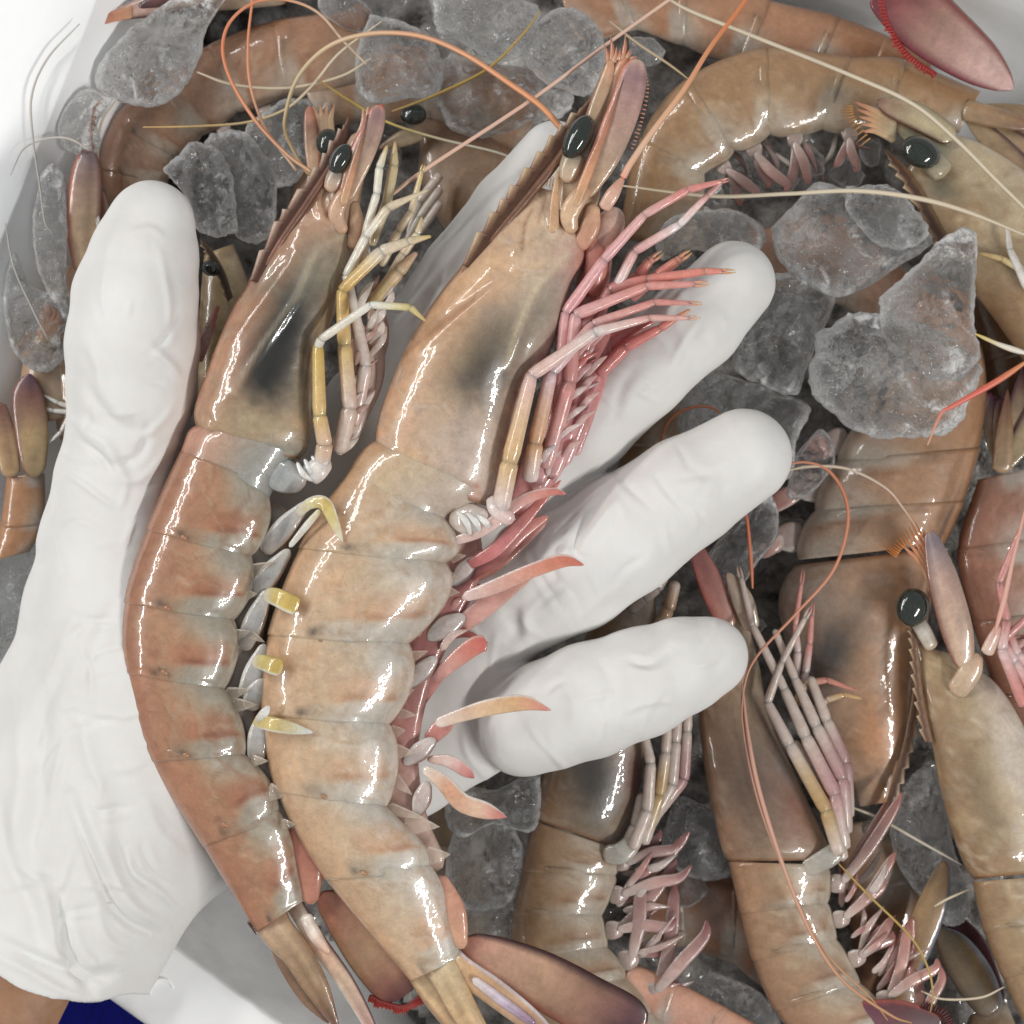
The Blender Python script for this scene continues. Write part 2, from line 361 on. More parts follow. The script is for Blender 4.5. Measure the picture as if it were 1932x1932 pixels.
# ---------------------------------------------------------------- isosurface for the glove
def surface_nets(f, org, h):
    nx, ny, nz = f.shape; neg = f < 0
    c = np.zeros((nx-1, ny-1, nz-1), np.int8)
    cor = [(a, b, d) for a in (0, 1) for b in (0, 1) for d in (0, 1)]
    for a, b, d in cor: c += neg[a:nx-1+a, b:ny-1+b, d:nz-1+d]
    I, J, Kk = np.nonzero((c > 0) & (c < 8)); idx = -np.ones(c.shape, np.int64); idx[I, J, Kk] = np.arange(len(I))
    acc = np.zeros((len(I), 3)); cnt = np.zeros(len(I))
    for a in cor:
        for ax in range(3):
            if a[ax]: continue
            b = list(a); b[ax] = 1
            fa = f[I+a[0], J+a[1], Kk+a[2]]; fb = f[I+b[0], J+b[1], Kk+b[2]]; m = (fa < 0) != (fb < 0)
            t = np.where(m, fa/(fa-fb+1e-12), 0); p = np.zeros((len(I), 3))
            p[:] = a; p[:, ax] = t; acc += p*m[:, None]; cnt += m
    v = (np.stack([I, J, Kk], -1)+acc/np.maximum(cnt, 1)[:, None])*h+np.array(org); F = []
    for ax in range(3):
        o1, o2 = [(1, 2), (2, 0), (0, 1)][ax]
        sl0 = [slice(None)]*3; sl1 = [slice(None)]*3; sl0[ax] = slice(0, -1); sl1[ax] = slice(1, None)
        x = neg[tuple(sl0)] != neg[tuple(sl1)]; q = np.array(np.nonzero(x)).T
        ok = (q[:, o1] > 0) & (q[:, o2] > 0) & (q[:, o1] < f.shape[o1]-1) & (q[:, o2] < f.shape[o2]-1); q = q[ok]
        e1 = np.zeros(3, int); e1[o1] = 1; e2 = np.zeros(3, int); e2[o2] = 1
        g = lambda w_: idx[w_[:, 0], w_[:, 1], w_[:, 2]]
        quad = np.stack([g(q-e1-e2), g(q-e2), g(q), g(q-e1)], -1)
        fl = neg[q[:, 0], q[:, 1], q[:, 2]]; quad = np.where(fl[:, None], quad, quad[:, ::-1]); F.append(quad)
    return v, np.vstack(F)
# ================================================================ the box and what is round it
RIM = [(290, -260), (-330, 1308), (770, 2105), (2300, 2120), (2330, 70), (1000, -300)]
BOT = [(430, -160), (70, 1180), (865, 1945), (2150, 1990), (2200, 330), (1080, -60)]
ZR, ZB = -270, -800
def offset_poly(poly, d):
    p = np.array(poly, float); n = len(p); c = p.mean(0); out = []
    for i in range(n):
        a, b, e = p[i-1], p[i], p[(i+1) % n]
        t1 = (b-a)/np.hypot(*(b-a)); t2 = (e-b)/np.hypot(*(e-b)); n1 = np.array([t1[1], -t1[0]]); n2 = np.array([t2[1], -t2[0]])
        if np.dot(n1, b-c) < 0: n1 = -n1
        if np.dot(n2, b-c) < 0: n2 = -n2
        m = n1+n2; m /= np.dot(m, n1); out.append(b+m*d)
    out = np.array(out)
    if d > 20: out[0] += (-2.4*d, -d); out[1] += (-2.0*d, -1.45*d)   # broad ledge on the left side, added to keep the foam bright
    return out
def dense(poly, k):
    p = np.array(poly, float); n = len(p); o = []
    for i in range(n):
        a, b = p[i], p[(i+1) % n]
        for j in range(k): 
            t = j/k; t = t if 0 < t else 0; o.append(a+(b-a)*t)
    return np.array(o)
def foam_box():
    k = 60; out = offset_poly(RIM, 150)
    rings = []
    def ring(poly, z):
        zz = np.full(len(poly), float(z)) if np.ndim(z) == 0 else np.asarray(z, float)
        q = dense(np.column_stack([poly, zz]), k); rings.append(q)
    zb = np.array([-470., -520., ZB, ZB, ZB, ZB])   # left side shelves gently, shaped to catch more light
    ring(BOT, zb)
    for t in (.2, .4, .6, .8): ring(np.array(BOT)*(1-t)+np.array(RIM)*t, zb+(ZR-zb)*t)
    ring(offset_poly(RIM, -4), ZR-14); ring(offset_poly(RIM, 2), ZR-4); ring(offset_poly(RIM, 8), ZR)
    for d in (25, 50, 75, 100, 130): ring(offset_poly(RIM, d), ZR)
    ring(offset_poly(RIM, 142), ZR); ring(out, ZR-6); ring(offset_poly(RIM, 152), ZR-18)
    ring(offset_poly(RIM, 148), -900); ring(offset_poly(RIM, 146), -1500)
    v = np.concatenate(rings); n = len(rings); m = len(rings[0])
    t = thing('polystyrene_box', 'white polystyrene fish box full of prawns and crushed ice', 'box', (966, 966, ZB))
    # dents and uneven moulding
    v[:, 2] += 5*fbm(v, .02, 3)*(v[:, 2] > -300); v[:, :2] += 3*np.stack([fbm(v, .03, 5), fbm(v, .03, 9)], -1)
    # the round ejector mark pressed into the rim near the wrist
    d = np.hypot(v[:, 0]-305, v[:, 1]-1868); v[:, 2] -= 9*np.exp(-((d-20)/7)**2)*(v[:, 2] > -300)
    mk('box_wall', v, grid_faces(n, m), None, M_FOAM, t)
    bt = np.column_stack([dense(BOT, 4), np.full(4*len(BOT), ZB-40)]); mk('box_bottom', np.vstack([bt, bt-[0, 0, 60]]), [tuple(range(len(bt)))]+[(i, (i+1) % len(bt), len(bt)+(i+1) % len(bt), len(bt)+i) for i in range(len(bt))]+[tuple(range(2*len(bt)-1, len(bt)-1, -1))], None, M_FOAM, t, False)
    ang = np.linspace(0, 2*np.pi, 40, endpoint=False); rr = 22
    parts = []
    pts = [(305+rr*math.cos(a)*(1+.05*math.sin(3*a)), 1868+rr*.9*math.sin(a), ZR+1+2*math.sin(2*a)) for a in np.linspace(2.6, 6.1, 16)]
    vv, ff, cc = tube_geo(pts, [1.5, 4, 4.5, 4, 1.5], [(230, 230, 230)], 8, 2); mk('moulding_mark', vv, ff, None, M_FOAM, t)
foam_box()
g = mk('ground', [(-9000, -9000, -1520), (12000, -9000, -1520), (12000, 12000, -1520), (-9000, 12000, -1520)], [(0, 1, 2, 3)], None, M_WET); g['kind'] = 'structure'
# the navy apron cloth beyond the box, softly folded
def apron():
    nx, ny = 60, 50; xs = np.linspace(-420, 900, nx); ys = np.linspace(1500, 2900, ny)
    X, Y = np.meshgrid(xs, ys, indexing='ij'); Z = -980+34*np.sin(X*.013+Y*.008)+18*np.sin(X*.03-Y*.011)
    v = np.stack([X, Y, Z], -1).reshape(-1, 3); lo = v-[0, 0, 14]
    f = grid_faces(nx, ny, False); k = len(v); f2 = [tuple(i+k for i in q[::-1]) for q in f]
    b = [i for i in range(ny)]; side = [(i, i+1, k+i+1, k+i) for i in range(ny-1)]+[((nx-1)*ny+i, (nx-1)*ny+i+1, k+(nx-1)*ny+i+1, k+(nx-1)*ny+i) for i in range(ny-1)]
    o = mk('apron', np.vstack([v, lo]), f+f2+side, None, M_NAVY); tag(o, 'dark navy blue cloth beside the box below the glove cuff', 'apron')
apron()
# ================================================================ the gloved hand
def hand():
    h = 4.2; org = np.array([-330., 150., -330.]); top = np.array([1560., 2080., 150.])
    n = ((top-org)/h).astype(int)+1; f = np.full(n, 60.0, np.float32)
    def cone(a, b, ra, rb, kz=1.0, k=14.0, fld=None):
        """rounded cone, joined softly to what is there; kz > 1 flattens it"""
        fld = f if fld is None else fld
        a = np.array(a, float); b = np.array(b, float); R = max(ra, rb)+70
        lo = np.maximum(((np.minimum(a, b)-R-org)/h).astype(int), 0); hi = np.minimum(((np.maximum(a, b)+R-org)/h).astype(int)+2, n)
        gx, gy, gz = [np.arange(lo[i], hi[i])*h+org[i] for i in range(3)]
        X, Y, Z = gx[:, None, None]-a[0], gy[None, :, None]-a[1], (gz[None, None, :]-a[2])
        d = b-a; dd = d[0]**2+d[1]**2+1e-6
        t = np.clip((X*d[0]+Y*d[1])/dd, 0, 1)
        q = np.sqrt((X-t*d[0])**2+(Y-t*d[1])**2+((Z-t*d[2])*kz)**2)-(ra+(rb-ra)*t)
        s = fld[lo[0]:hi[0], lo[1]:hi[1], lo[2]:hi[2]]
        hh = np.clip(.5+.5*(s-q)/k, 0, 1); s[:] = s+(q-s)*hh-k*hh*(1-hh)
    def chain(p, kz=1.0, k=14.0, fld=None):
        for i in range(len(p)-1): cone(p[i][:3], p[i+1][:3], p[i][3], p[i+1][3], kz, k, fld)
    # thumb
    chain([(284, 424, -40, 84), (272, 480, -38, 103), (255, 560, -36, 118), (249, 650, -42, 126), (247, 735, -50, 122), (236, 815, -62, 109), (215, 910, -80, 112), (205, 1030, -105, 134), (215, 1160, -130, 176), (240, 1300, -150, 214), (235, 1450, -160, 222)], 1.12)
    # fingers
    chain([(1046, 291, -150, 64), (965, 395, -152, 74), (880, 515, -155, 82), (800, 640, -165, 88), (715, 770, -180, 95)], 1.05)
    chain([(1385, 533, -128, 79), (1312, 610, -122, 87), (1205, 700, -130, 93), (1095, 800, -140, 97), (960, 910, -165, 100)], 1.05)
    chain([(1404, 861, -118, 90), (1295, 927, -108, 104), (1180, 1008, -112, 114), (1080, 1075, -125, 116), (950, 1140, -165, 112)], 1.08)
    chain([(1336, 1239, -118, 76), (1290, 1255, -112, 90), (1210, 1288, -108, 103), (1110, 1322, -112, 108), (1035, 1350, -120, 102), (990, 1372, -128, 94)], 1.08)
    # palm under the prawns
    chain([(700, 800, -190, 100), (880, 930, -190, 100), (880, 1150, -195, 120), (880, 1370, -215, 105)], 1.3, 40)
    chain([(250, 1180, -170, 180), (430, 1050, -190, 160), (640, 930, -195, 140)], 1.5, 50)
    chain([(330, 1420, -185, 220), (560, 1330, -205, 200), (820, 1330, -215, 140)], 1.7, 50)
    chain([(300, 1540, -185, 170), (500, 1480, -205, 170), (760, 1430, -215, 120)], 1.6, 50)
    # heel of the hand and the loose sleeve
    chain([(200, 1380, -165, 235), (160, 1560, -165, 252), (90, 1720, -165, 232), (30, 1880, -160, 215), (-50, 2050, -155, 200)], 1.45, 50)
    chain([(330, 1560, -180, 110), (300, 1610, -180, 105), (190, 1730, -170, 110), (150, 1790, -160, 90)], 1.2, 30)
    # cut the sleeve at its hem and hollow it
    X = (np.arange(n[0])*h+org[0])[:, None, None]; Y = (np.arange(n[1])*h+org[1])[None, :, None]; Z = (np.arange(n[2])*h+org[2])[None, None, :]
    hem = np.where(X < 100, 1893+(X-100)*.5, 1893-(X-100)*.08)+5*np.sin(X*.045)
    cut = (Y-hem)*.88
    inner = f+16.0; deep = (1700-Y)*.9+0*X
    hol = np.maximum(inner, deep)
    f2 = np.maximum(np.maximum(f, cut), -hol)
    v, q = surface_nets(f2.astype(np.float32), org, h)
    # even out the sampling steps
    e = np.vstack([q[:, [0, 1]], q[:, [1, 2]], q[:, [2, 3]], q[:, [3, 0]]])
    deg = np.bincount(e.ravel(), minlength=len(v))
    for it in range(5):
        a = np.zeros_like(v)
        for i in range(3): a[:, i] = np.bincount(e[:, 0], v[e[:, 1], i], len(v))+np.bincount(e[:, 1], v[e[:, 0], i], len(v))
        v = v+(a/np.maximum(deg, 1)[:, None]-v)*(.55 if it % 2 == 0 else .45)
    fn = np.cross(v[q[:, 2]]-v[q[:, 0]], v[q[:, 3]]-v[q[:, 1]]); nr = np.zeros_like(v)
    for j in range(4):
        for i in range(3): nr[:, i] += np.bincount(q[:, j], fn[:, i], len(v))
    nr /= np.linalg.norm(nr, axis=1)[:, None]+1e-9
    if nr[np.argmax(v[:, 2]), 2] < 0: nr = -nr
    # folds of the thin rubber: (line, height, width); negative = a valley
    folds = [
     ([(133, 784), (160, 811), (200, 837), (222, 877), (236, 905)], 9, 13), ([(127, 897), (153, 911), (187, 937), (218, 960)], 7, 9),
     ([(150, 830), (190, 862), (210, 890)], -8, 9), ([(157, 711), (177, 754), (217, 801), (260, 817)], -9, 17),
     ([(283, 654), (320, 687), (338, 715)], 7, 12), ([(244, 440), (283, 430), (309, 449)], 2.5, 8), ([(207, 450), (193, 550), (203, 605)], 3, 9),
     ([(300, 470), (318, 560), (322, 640)], 4, 10), ([(160, 640), (185, 690), (188, 730)], 6, 14), ([(330, 760), (300, 800), (255, 835)], 5, 10),
     ([(280, 800), (260, 860), (200, 880)], -6, 12), ([(330, 830), (270, 900), (215, 905)], 6, 12), ([(100, 1010), (150, 985), (190, 1000)], 4, 10),
     ([(150, 1300), (187, 1194), (215, 1140)], -5, 15), ([(88, 1300), (123, 1205), (150, 1150)], 5, 16), ([(60, 1420), (90, 1330), (120, 1260)], -6, 16),
     ([(130, 1500), (157, 1581), (187, 1655), (215, 1711), (250, 1743), (296, 1763)], -20, 15), ([(160, 1500), (190, 1590), (222, 1660), (255, 1710), (300, 1740)], 10, 16),
     ([(108, 1690), (120, 1775), (143, 1821), (177, 1843), (212, 1836)], -22, 16), ([(78, 1560), (70, 1640), (95, 1720), (112, 1800), (140, 1850)], 10, 18),
     ([(83, 1300), (77, 1488), (63, 1588), (80, 1660)], -7, 20), ([(147, 1321), (167, 1421), (195, 1521), (209, 1605), (240, 1660)], 9, 18),
     ([(240, 1608), (253, 1648), (300, 1681), (335, 1718)], 7, 9), ([(262, 1590), (285, 1640), (325, 1672)], -7, 10), ([(200, 1380), (230, 1480), (250, 1560)], -6, 22),
     ([(270, 1500), (300, 1570), (350, 1620)], 6, 16), ([(30, 1350), (40, 1480), (20, 1600)], 8, 22), ([(0, 1500), (15, 1620), (60, 1720), (70, 1790)], -9, 18),
     ([(0, 1772), (67, 1806), (143, 1838), (172, 1868)], -13, 12), ([(-40, 1790), (40, 1826), (110, 1866), (160, 1885)], 9, 13), ([(180, 1700), (200, 1770), (250, 1800)], 7, 14),
     ([(1150, 927), (1098, 994), (1083, 1040), (1112, 1058)], -9, 11), ([(1175, 935), (1128, 995), (1108, 1035)], 8, 12), ([(1230, 905), (1270, 950), (1340, 985)], 4, 16), ([(1060, 1020), (1040, 1060), (1050, 1100)], -8, 12),
     ([(1020, 1130), (990, 1165), (1000, 1200)], 9, 16), ([(960, 1150), (975, 1190), (950, 1215)], -9, 14), ([(1180, 1100), (1120, 1140), (1070, 1190)], 5, 14), ([(1300, 880), (1340, 900), (1390, 890)], -3, 12),
     ([(1185, 1245), (1225, 1252), (1265, 1222)], -7, 9), ([(1190, 1262), (1235, 1268), (1280, 1240)], 5, 9), ([(1325, 1222), (1348, 1190), (1352, 1172)], 4, 8), ([(1130, 1240), (1150, 1290), (1140, 1340)], -5, 14), ([(1060, 1280), (1085, 1330), (1075, 1380)], 4, 14),
     ([(744, 533), (804, 467), (833, 450)], -7, 9), ([(770, 530), (822, 470), (850, 452)], 6, 8), ([(804, 567), (833, 518)], -6, 7), ([(748, 610), (790, 560), (815, 530)], 6, 9), ([(735, 590), (770, 580)], -6, 9),
     ([(1240, 560), (1290, 640), (1290, 720)], 4, 16), ([(1200, 690), (1170, 740), (1160, 800)], -4, 14), ([(1120, 760), (1090, 800), (1060, 870)], 5, 14),
     ([(870, 1380), (885, 1430), (930, 1480)], 5, 9), ([(895, 1350), (905, 1420), (950, 1478)], -7, 9),
    ]
    rg = random.Random(12)
    for (x0, y0, x1, y1, wd_, n_) in ((284, 430, 245, 760, 95, 3), (245, 760, 210, 960, 95, 6), (205, 1000, 230, 1500, 120, 12), (130, 1250, 120, 1750, 110, 16), (1030, 330, 760, 680, 55, 9), (1390, 530, 1000, 870, 70, 12), (1400, 865, 1020, 1110, 85, 14), (1330, 1240, 1000, 1370, 80, 12), (980, 1150, 900, 1250, 70, 5)):
        ax = math.atan2(y1-y0, x1-x0)
        for i in range(n_):
            t = rg.random(); o = rg.uniform(-.8, .8)*wd_; cx, cy = x0+(x1-x0)*t-math.sin(ax)*o, y0+(y1-y0)*t+math.cos(ax)*o
            a = ax+rg.choice((math.pi/2, math.pi/2, .35, -.35))+rg.uniform(-.35, .35); l = rg.uniform(18, 62); k = rg.uniform(-.25, .25)*l
            dx, dy = math.cos(a)*l, math.sin(a)*l
            folds.append(([(cx-dx, cy-dy), (cx-dy*k/l, cy+dx*k/l), (cx+dx, cy+dy)], rg.choice((-1, 1, 1))*rg.uniform(1.8, 4.4), rg.uniform(6.5, 10)))
    px, py = v[:, 0], v[:, 1]; disp = np.zeros(len(v)); upm = sstep(-.1, .35, nr[:, 2])
    # outlines are read off the picture, so compare at picture places: things lying lower show nearer the middle
    for line, hgt, wd in folds:
        hgt, wd = (hgt*.85, max(wd*.75, 6.5)) if hgt < 0 else (hgt*.75, max(wd*.75, 6))
        L = np.array(line, float); bx = (px > L[:, 0].min()-60) & (px < L[:, 0].max()+60) & (py > L[:, 1].min()-60) & (py < L[:, 1].max()+60)
        i = np.nonzero(bx)[0]; d, u, sd = pdist(px[i], py[i], cat(L, 14)); tp = np.clip(np.sin(np.pi*np.clip(u, .02, .98)), 0, 1)**.5
        disp[i] += hgt*tp*np.exp(-(d/wd)**2)*upm[i]
        disp[i] -= .35*hgt*tp*np.exp(-((d-2.0*wd)/(wd*1.1))**2)*upm[i]*(sd > 0)
    disp += 2.2*fbm(v*np.array([1, .5, 1]), .011, 21)+.5*fbm(v, .04, 22)
    v = v+nr*disp[:, None]
    t = thing('hand', 'hand in a white rubber glove holding two big prawns across its palm', 'gloved hand', (300, 1500, -200))
    mk('glove', v, q, None, M_GLOVE, t)
    # the forearm inside the sleeve
    pts = [(300, 1250, -175), (180, 1560, -172), (70, 1760, -170), (-20, 1930, -170), (-150, 2200, -175)]
    vv, ff, cc = tube_geo(pts, [95, 105, 112, 118, 140], [(170, 120, 85)], 40, 8); M = vv.copy(); M[:, 2] = -172+(M[:, 2]+172)*.72
    M += np.random.default_rng(1).normal(0, .2, M.shape); mk('forearm', M, ff, None, M_SKIN, t)
hand()
# ================================================================ ice
def ice(outline, z, thick, label, seed=0, n=30, m=110, rough=1.0, flat=.55, group='ice pieces among the prawns'):
    o = cat(np.array(list(outline)+[outline[0]], float), m+1)[:-1]; c = o.mean(0); r = np.linspace(0, 1, n)
    ang = np.zeros(m); vs = []
    wob = 1+.05*rough*fbm(np.column_stack([o, np.zeros(m)]), .03, seed+3, 4)+.03*rough*np.abs(fbm(np.column_stack([o, np.zeros(m)]), .09, seed+4, 2))
    o = c+(o-c)*wob[:, None]
    for sgn in (1, -1):
        rr = r if sgn > 0 else r[::-1][1:]
        for q in rr:
            p = c+(o-c)*q; zz = (1-q**2.6)**flat*thick/2
            vs.append(np.column_stack([p, np.full(m, sgn*zz)]))
    v = np.concatenate(vs)
    p3 = v+np.array([seed*131.7, seed*57.1, 0]); edge = np.clip(np.abs(v[:, 2])/(thick*.5), 0, 1)
    v[:, 2] += thick*.13*rough*np.abs(fbm(p3, .013, seed, 3))*edge-thick*.10*rough*np.abs(fbm(p3, .03, seed+21, 2))*edge+3.0*rough*fbm(p3, .05, seed+9, 2)*edge+1.5*rough*fbm(p3, .12, seed+19, 3)*edge
    v[:, :2] += (2.2*rough*np.stack([fbm(p3, .10, seed+11), fbm(p3, .10, seed+12)], -1))
    v[:, 2] += z
    k = len(vs); f = grid_faces(k, m)
    # frosted towards its broken rim
    rq = np.concatenate([np.repeat(r, m), np.repeat(r[::-1][1:], m)]); fz = .10*sstep(.80, 1.0, rq)+.06*fbm(p3, .02, seed+70)+.02
    kk = np.clip(fz, 0, 1)*255; kk = np.where(fz*12.92 <= .04045*12.92, 0, 0) if False else (np.where(fz <= .0031308, 12.92*fz, 1.055*np.clip(fz, 1e-6, 1)**(1/2.4)-.055))*255
    ob = mk('ice_chunk', v, f, np.stack([kk]*3, -1), M_ICE); return tag(ob, label, 'ice', group)
def crushed_ice():
    nx, ny = 150, 150; xs = np.linspace(60, 2150, nx); ys = np.linspace(-100, 2050, ny)
    X, Y = np.meshgrid(xs, ys, indexing='ij'); p = np.stack([X, Y, 0*X], -1)
    inside = [(250, -100), (170, 700), (90, 1300), (860, 1990), (2150, 2000), (2150, 420), (1500, 110), (1000, -100)]
    Z = -640+60*np.abs(fbm(p, .009, 31, 3))+45*fbm(p, .02, 32, 3)+8*fbm(p, .07, 33)
    v = np.stack([X, Y, Z], -1).reshape(-1, 3)
    keep = np.zeros(len(v), bool); n = len(inside)
    for a in range(n):
        (x0, y0), (x1, y1) = inside[a-1], inside[a]
        keep ^= ((y0 > v[:, 1]) != (y1 > v[:, 1])) & (v[:, 0] < (x1-x0)*(v[:, 1]-y0)/(y1-y0+1e-9)+x0)
    o = mk('crushed_ice', v, [q for q in grid_faces(nx, ny, False) if keep[list(q)].all()], None, M_SLUSH); tag(o, 'grey wet crushed ice in the bottom of the box under the prawns', 'crushed ice', None, 'stuff')
def slush_mat():
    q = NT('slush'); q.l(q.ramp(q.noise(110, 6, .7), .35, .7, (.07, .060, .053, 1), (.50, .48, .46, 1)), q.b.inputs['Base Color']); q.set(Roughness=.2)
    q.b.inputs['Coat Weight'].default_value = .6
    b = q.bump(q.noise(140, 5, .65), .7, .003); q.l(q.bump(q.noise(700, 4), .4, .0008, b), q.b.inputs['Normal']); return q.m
M_SLUSH = slush_mat()
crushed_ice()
ice([(440, -20), (395, 45), (372, 120), (340, 175), (300, 200), (255, 198), (205, 180), (180, 150), (200, 105), (250, 50), (310, 10), (370, -30)], -300, 70, 'large flat grey slab of ice at the top left against the box wall', 1)
ice([(215, 185), (185, 235), (190, 275), (160, 292), (125, 282), (108, 245), (125, 200), (165, 168)], -290, 50, 'small clear rounded ice piece below the flat grey slab', 2)
ice([(120, 330), (128, 420), (125, 520), (130, 610), (95, 560), (70, 500), (62, 420), (72, 350), (95, 310)], -288, 50, 'narrow clear ice sliver along the white box wall left of the thumb', 3)
ice([(130, 560), (135, 620), (120, 680), (70, 700), (25, 660), (8, 590), (12, 510), (30, 480), (60, 540)], -300, 60, 'frosted ice piece low at the left edge beside the thumb', 4)
ice([(330, 300), (365, 268), (415, 285), (440, 345), (446, 425), (430, 440), (395, 445), (365, 425), (350, 370), (310, 320)], -255, 80, 'white frosty ice lump right beside the tip of the thumb', 5, rough=1.6)
ice([(400, 250), (470, 255), (520, 330), (512, 430), (470, 460), (440, 430), (430, 350), (385, 290)], -300, 80, 'darker ice lump between the thumb tip and the left prawn beak', 6, rough=1.5)
ice([(470, 230), (540, 190), (590, 200), (585, 300), (540, 350), (490, 340), (455, 280)], -330, 80, 'rough grey ice behind the beak of the left prawn', 7, rough=1.4)
ice([(625, -40), (700, 20), (690, 60), (640, 50), (600, 10)], -340, 60, 'small ice piece cut off by the top edge over the orange feeler', 8)
ice([(700, 30), (760, 40), (815, 70), (835, 130), (820, 185), (770, 185), (720, 195), (680, 180), (672, 120), (680, 70)], -285, 80, 'rounded clear ice lump under the arching orange feeler', 9, rough=1.1)
ice([(820, 0), (900, -30), (1010, 10), (1020, 70), (985, 105), (930, 115), (870, 80), (825, 60)], -270, 80, 'bright ice lump at the top edge in the middle of the ice heap', 10, rough=1.3)
ice([(1000, 50), (1060, 15), (1110, 30), (1140, 75), (1138, 130), (1110, 180), (1060, 170), (1010, 140), (985, 100)], -265, 90, 'clear ice lump just left of the right prawn feeler tips', 11, rough=1.1)
ice([(850, 100), (920, 120), (1000, 130), (1080, 180), (1060, 220), (1000, 230), (930, 260), (860, 250), (825, 200), (820, 140)], -330, 100, 'dark wet ice block behind the tip of the index finger', 12, rough=1.2)
ice([(1290, 470), (1250, 490), (1240, 450), (1270, 410), (1330, 396), (1390, 400), (1435, 425), (1440, 460), (1400, 480)], -270, 70, 'small dark ice piece just above the tip of the middle finger', 13)
ice([(1455, 430), (1500, 385), (1545, 345), (1600, 360), (1680, 380), (1720, 420), (1760, 455), (1700, 500), (1640, 540), (1570, 560), (1500, 520), (1465, 480)], -235, 90, 'flat clear ice plate showing brown prawn below the serrated beak', 14, rough=.7)
ice([(1600, 355), (1680, 352), (1730, 400), (1755, 440), (1700, 470), (1640, 450), (1600, 400)], -195, 60, 'frosty grey ice sliver beside the serrated beak at the right', 15, rough=1.5)
ice([(1660, 560), (1730, 500), (1770, 455), (1838, 434), (1842, 520), (1836, 600), (1850, 680), (1800, 720), (1720, 700), (1660, 640)], -190, 110, 'upper half of the big clear ice heap right of the middle finger', 16, n=36, m=130, rough=1.3)
ice([(1540, 640), (1600, 590), (1690, 600), (1780, 640), (1846, 690), (1828, 765), (1790, 815), (1720, 825), (1640, 822), (1575, 785), (1530, 730)], -205, 110, 'lower rounded lump of the big ice heap above the beak down prawn', 28, n=36, m=130, rough=1.3)
ice([(1460, 520), (1520, 510), (1575, 560), (1545, 640), (1520, 700), (1500, 745), (1440, 730), (1385, 690), (1400, 620), (1440, 570)], -255, 90, 'grey ice chunk between the middle finger tip and the biggest chunk', 17, rough=1.1)
ice([(1310, 715), (1370, 708), (1450, 735), (1525, 768), (1500, 830), (1485, 900), (1400, 900), (1300, 860), (1280, 780)], -300, 90, 'wet grey ice above the tip of the ring finger', 18, rough=1.1)
ice([(1500, 860), (1550, 810), (1575, 870), (1530, 930), (1485, 935)], -330, 70, 'small dim ice lump between the ring finger tip and the brown shell', 19, rough=.9)
ice([(1400, 960), (1450, 930), (1470, 1000), (1430, 1060), (1390, 1120), (1345, 1130), (1330, 1060)], -330, 90, 'dim ice lump under the ring finger beside the pink feeler', 20)
ice([(850, 1470), (930, 1490), (1010, 1460), (1020, 1530), (1000, 1570), (930, 1555), (870, 1580), (840, 1540)], -300, 80, 'ice lump right below the base of the little finger', 21)
ice([(860, 1560), (930, 1550), (975, 1570), (990, 1630), (970, 1700), (900, 1720), (850, 1690), (842, 1620)], -330, 90, 'flat grey ice plate between the two tails and the lower prawns', 22, rough=.7)
ice([(870, 1700), (960, 1690), (975, 1750), (950, 1800), (890, 1790), (860, 1750)], -350, 80, 'lowest ice lump behind the tail of the right prawn', 23)
ice([(1280, 1500), (1350, 1540), (1380, 1640), (1340, 1660), (1270, 1640), (1250, 1580)], -400, 90, 'dim ice between the two head up prawns at the lower middle', 24, rough=1.2)
ice([(1340, 1830), (1430, 1870), (1470, 1932), (1400, 1980), (1330, 1950), (1300, 1880)], -380, 60, 'pale ice slab at the bottom edge beside the pink tail', 25, rough=.5)
ice([(1700, 1480), (1760, 1450), (1800, 1600), (1830, 1720), (1780, 1740), (1700, 1640), (1680, 1560)], -420, 90, 'clear bubbly ice between the beak down prawn and the right edge prawn', 26, rough=.9)
ice([(0, 1030), (80, 980), (110, 1040), (90, 1120), (60, 1200), (10, 1260), (-60, 1200), (-60, 1080)], -400, 90, 'dim ice at the left edge beside the glove wrist', 27)
# ================================================================ prawns
A = lambda *k: np.array(k, float)
def prawn_root(label, at): return thing('prawn', label, 'prawn', at, 'prawns')
def pal(dorsal, flank, belly): return (np.array(dorsal, float), np.array(flank, float), np.array(belly, float))
def carapace(t, st, z, th, color, n=60, m=72, mat=None, folds=(), front=.8):
    D = A(*[s[0] for s in st]); V = A(*[s[1] for s in st])
    L = loft(D, V, z, th, n, m, .82)
    k = n*m; up = (L.up > 0)
    mid = np.append(np.repeat(((cat(D, n)+cat(V, n))/2), m, axis=0), [L.v[-2, :2], L.v[-1, :2]], axis=0); sh = (1-.055*sstep(.92, 1, L.s)**2)[:, None]
    L.v[:, :2] = mid+(L.v[:, :2]-mid)*sh; zc_ = np.interp(L.s, np.linspace(0, 1, len(np.atleast_1d(z))), np.atleast_1d(z)); L.v[:, 2] = zc_+(L.v[:, 2]-zc_)*sh[:, 0]*(1-.10*sstep(.84, 1, L.s)**2)
    for line, hgt, wd in folds:
        d, u, sd = pdist(L.x, L.y, cat(np.array(line, float), 16)); tp = np.clip(np.sin(np.pi*np.clip(u, .03, .97)), 0, 1)**.5
        L.v[:, 2] += np.where(up, hgt*tp*np.exp(-(d/wd)**2)-.6*hgt*tp*np.exp(-((d-2*wd)/wd)**2)*(sd > 0), 0)
    L.v[:, 2] += 1.6*fbm(L.v, .02, 3)*up
    return mk('carapace', L.v, L.f, color(L), mat or M_SHELL, t)
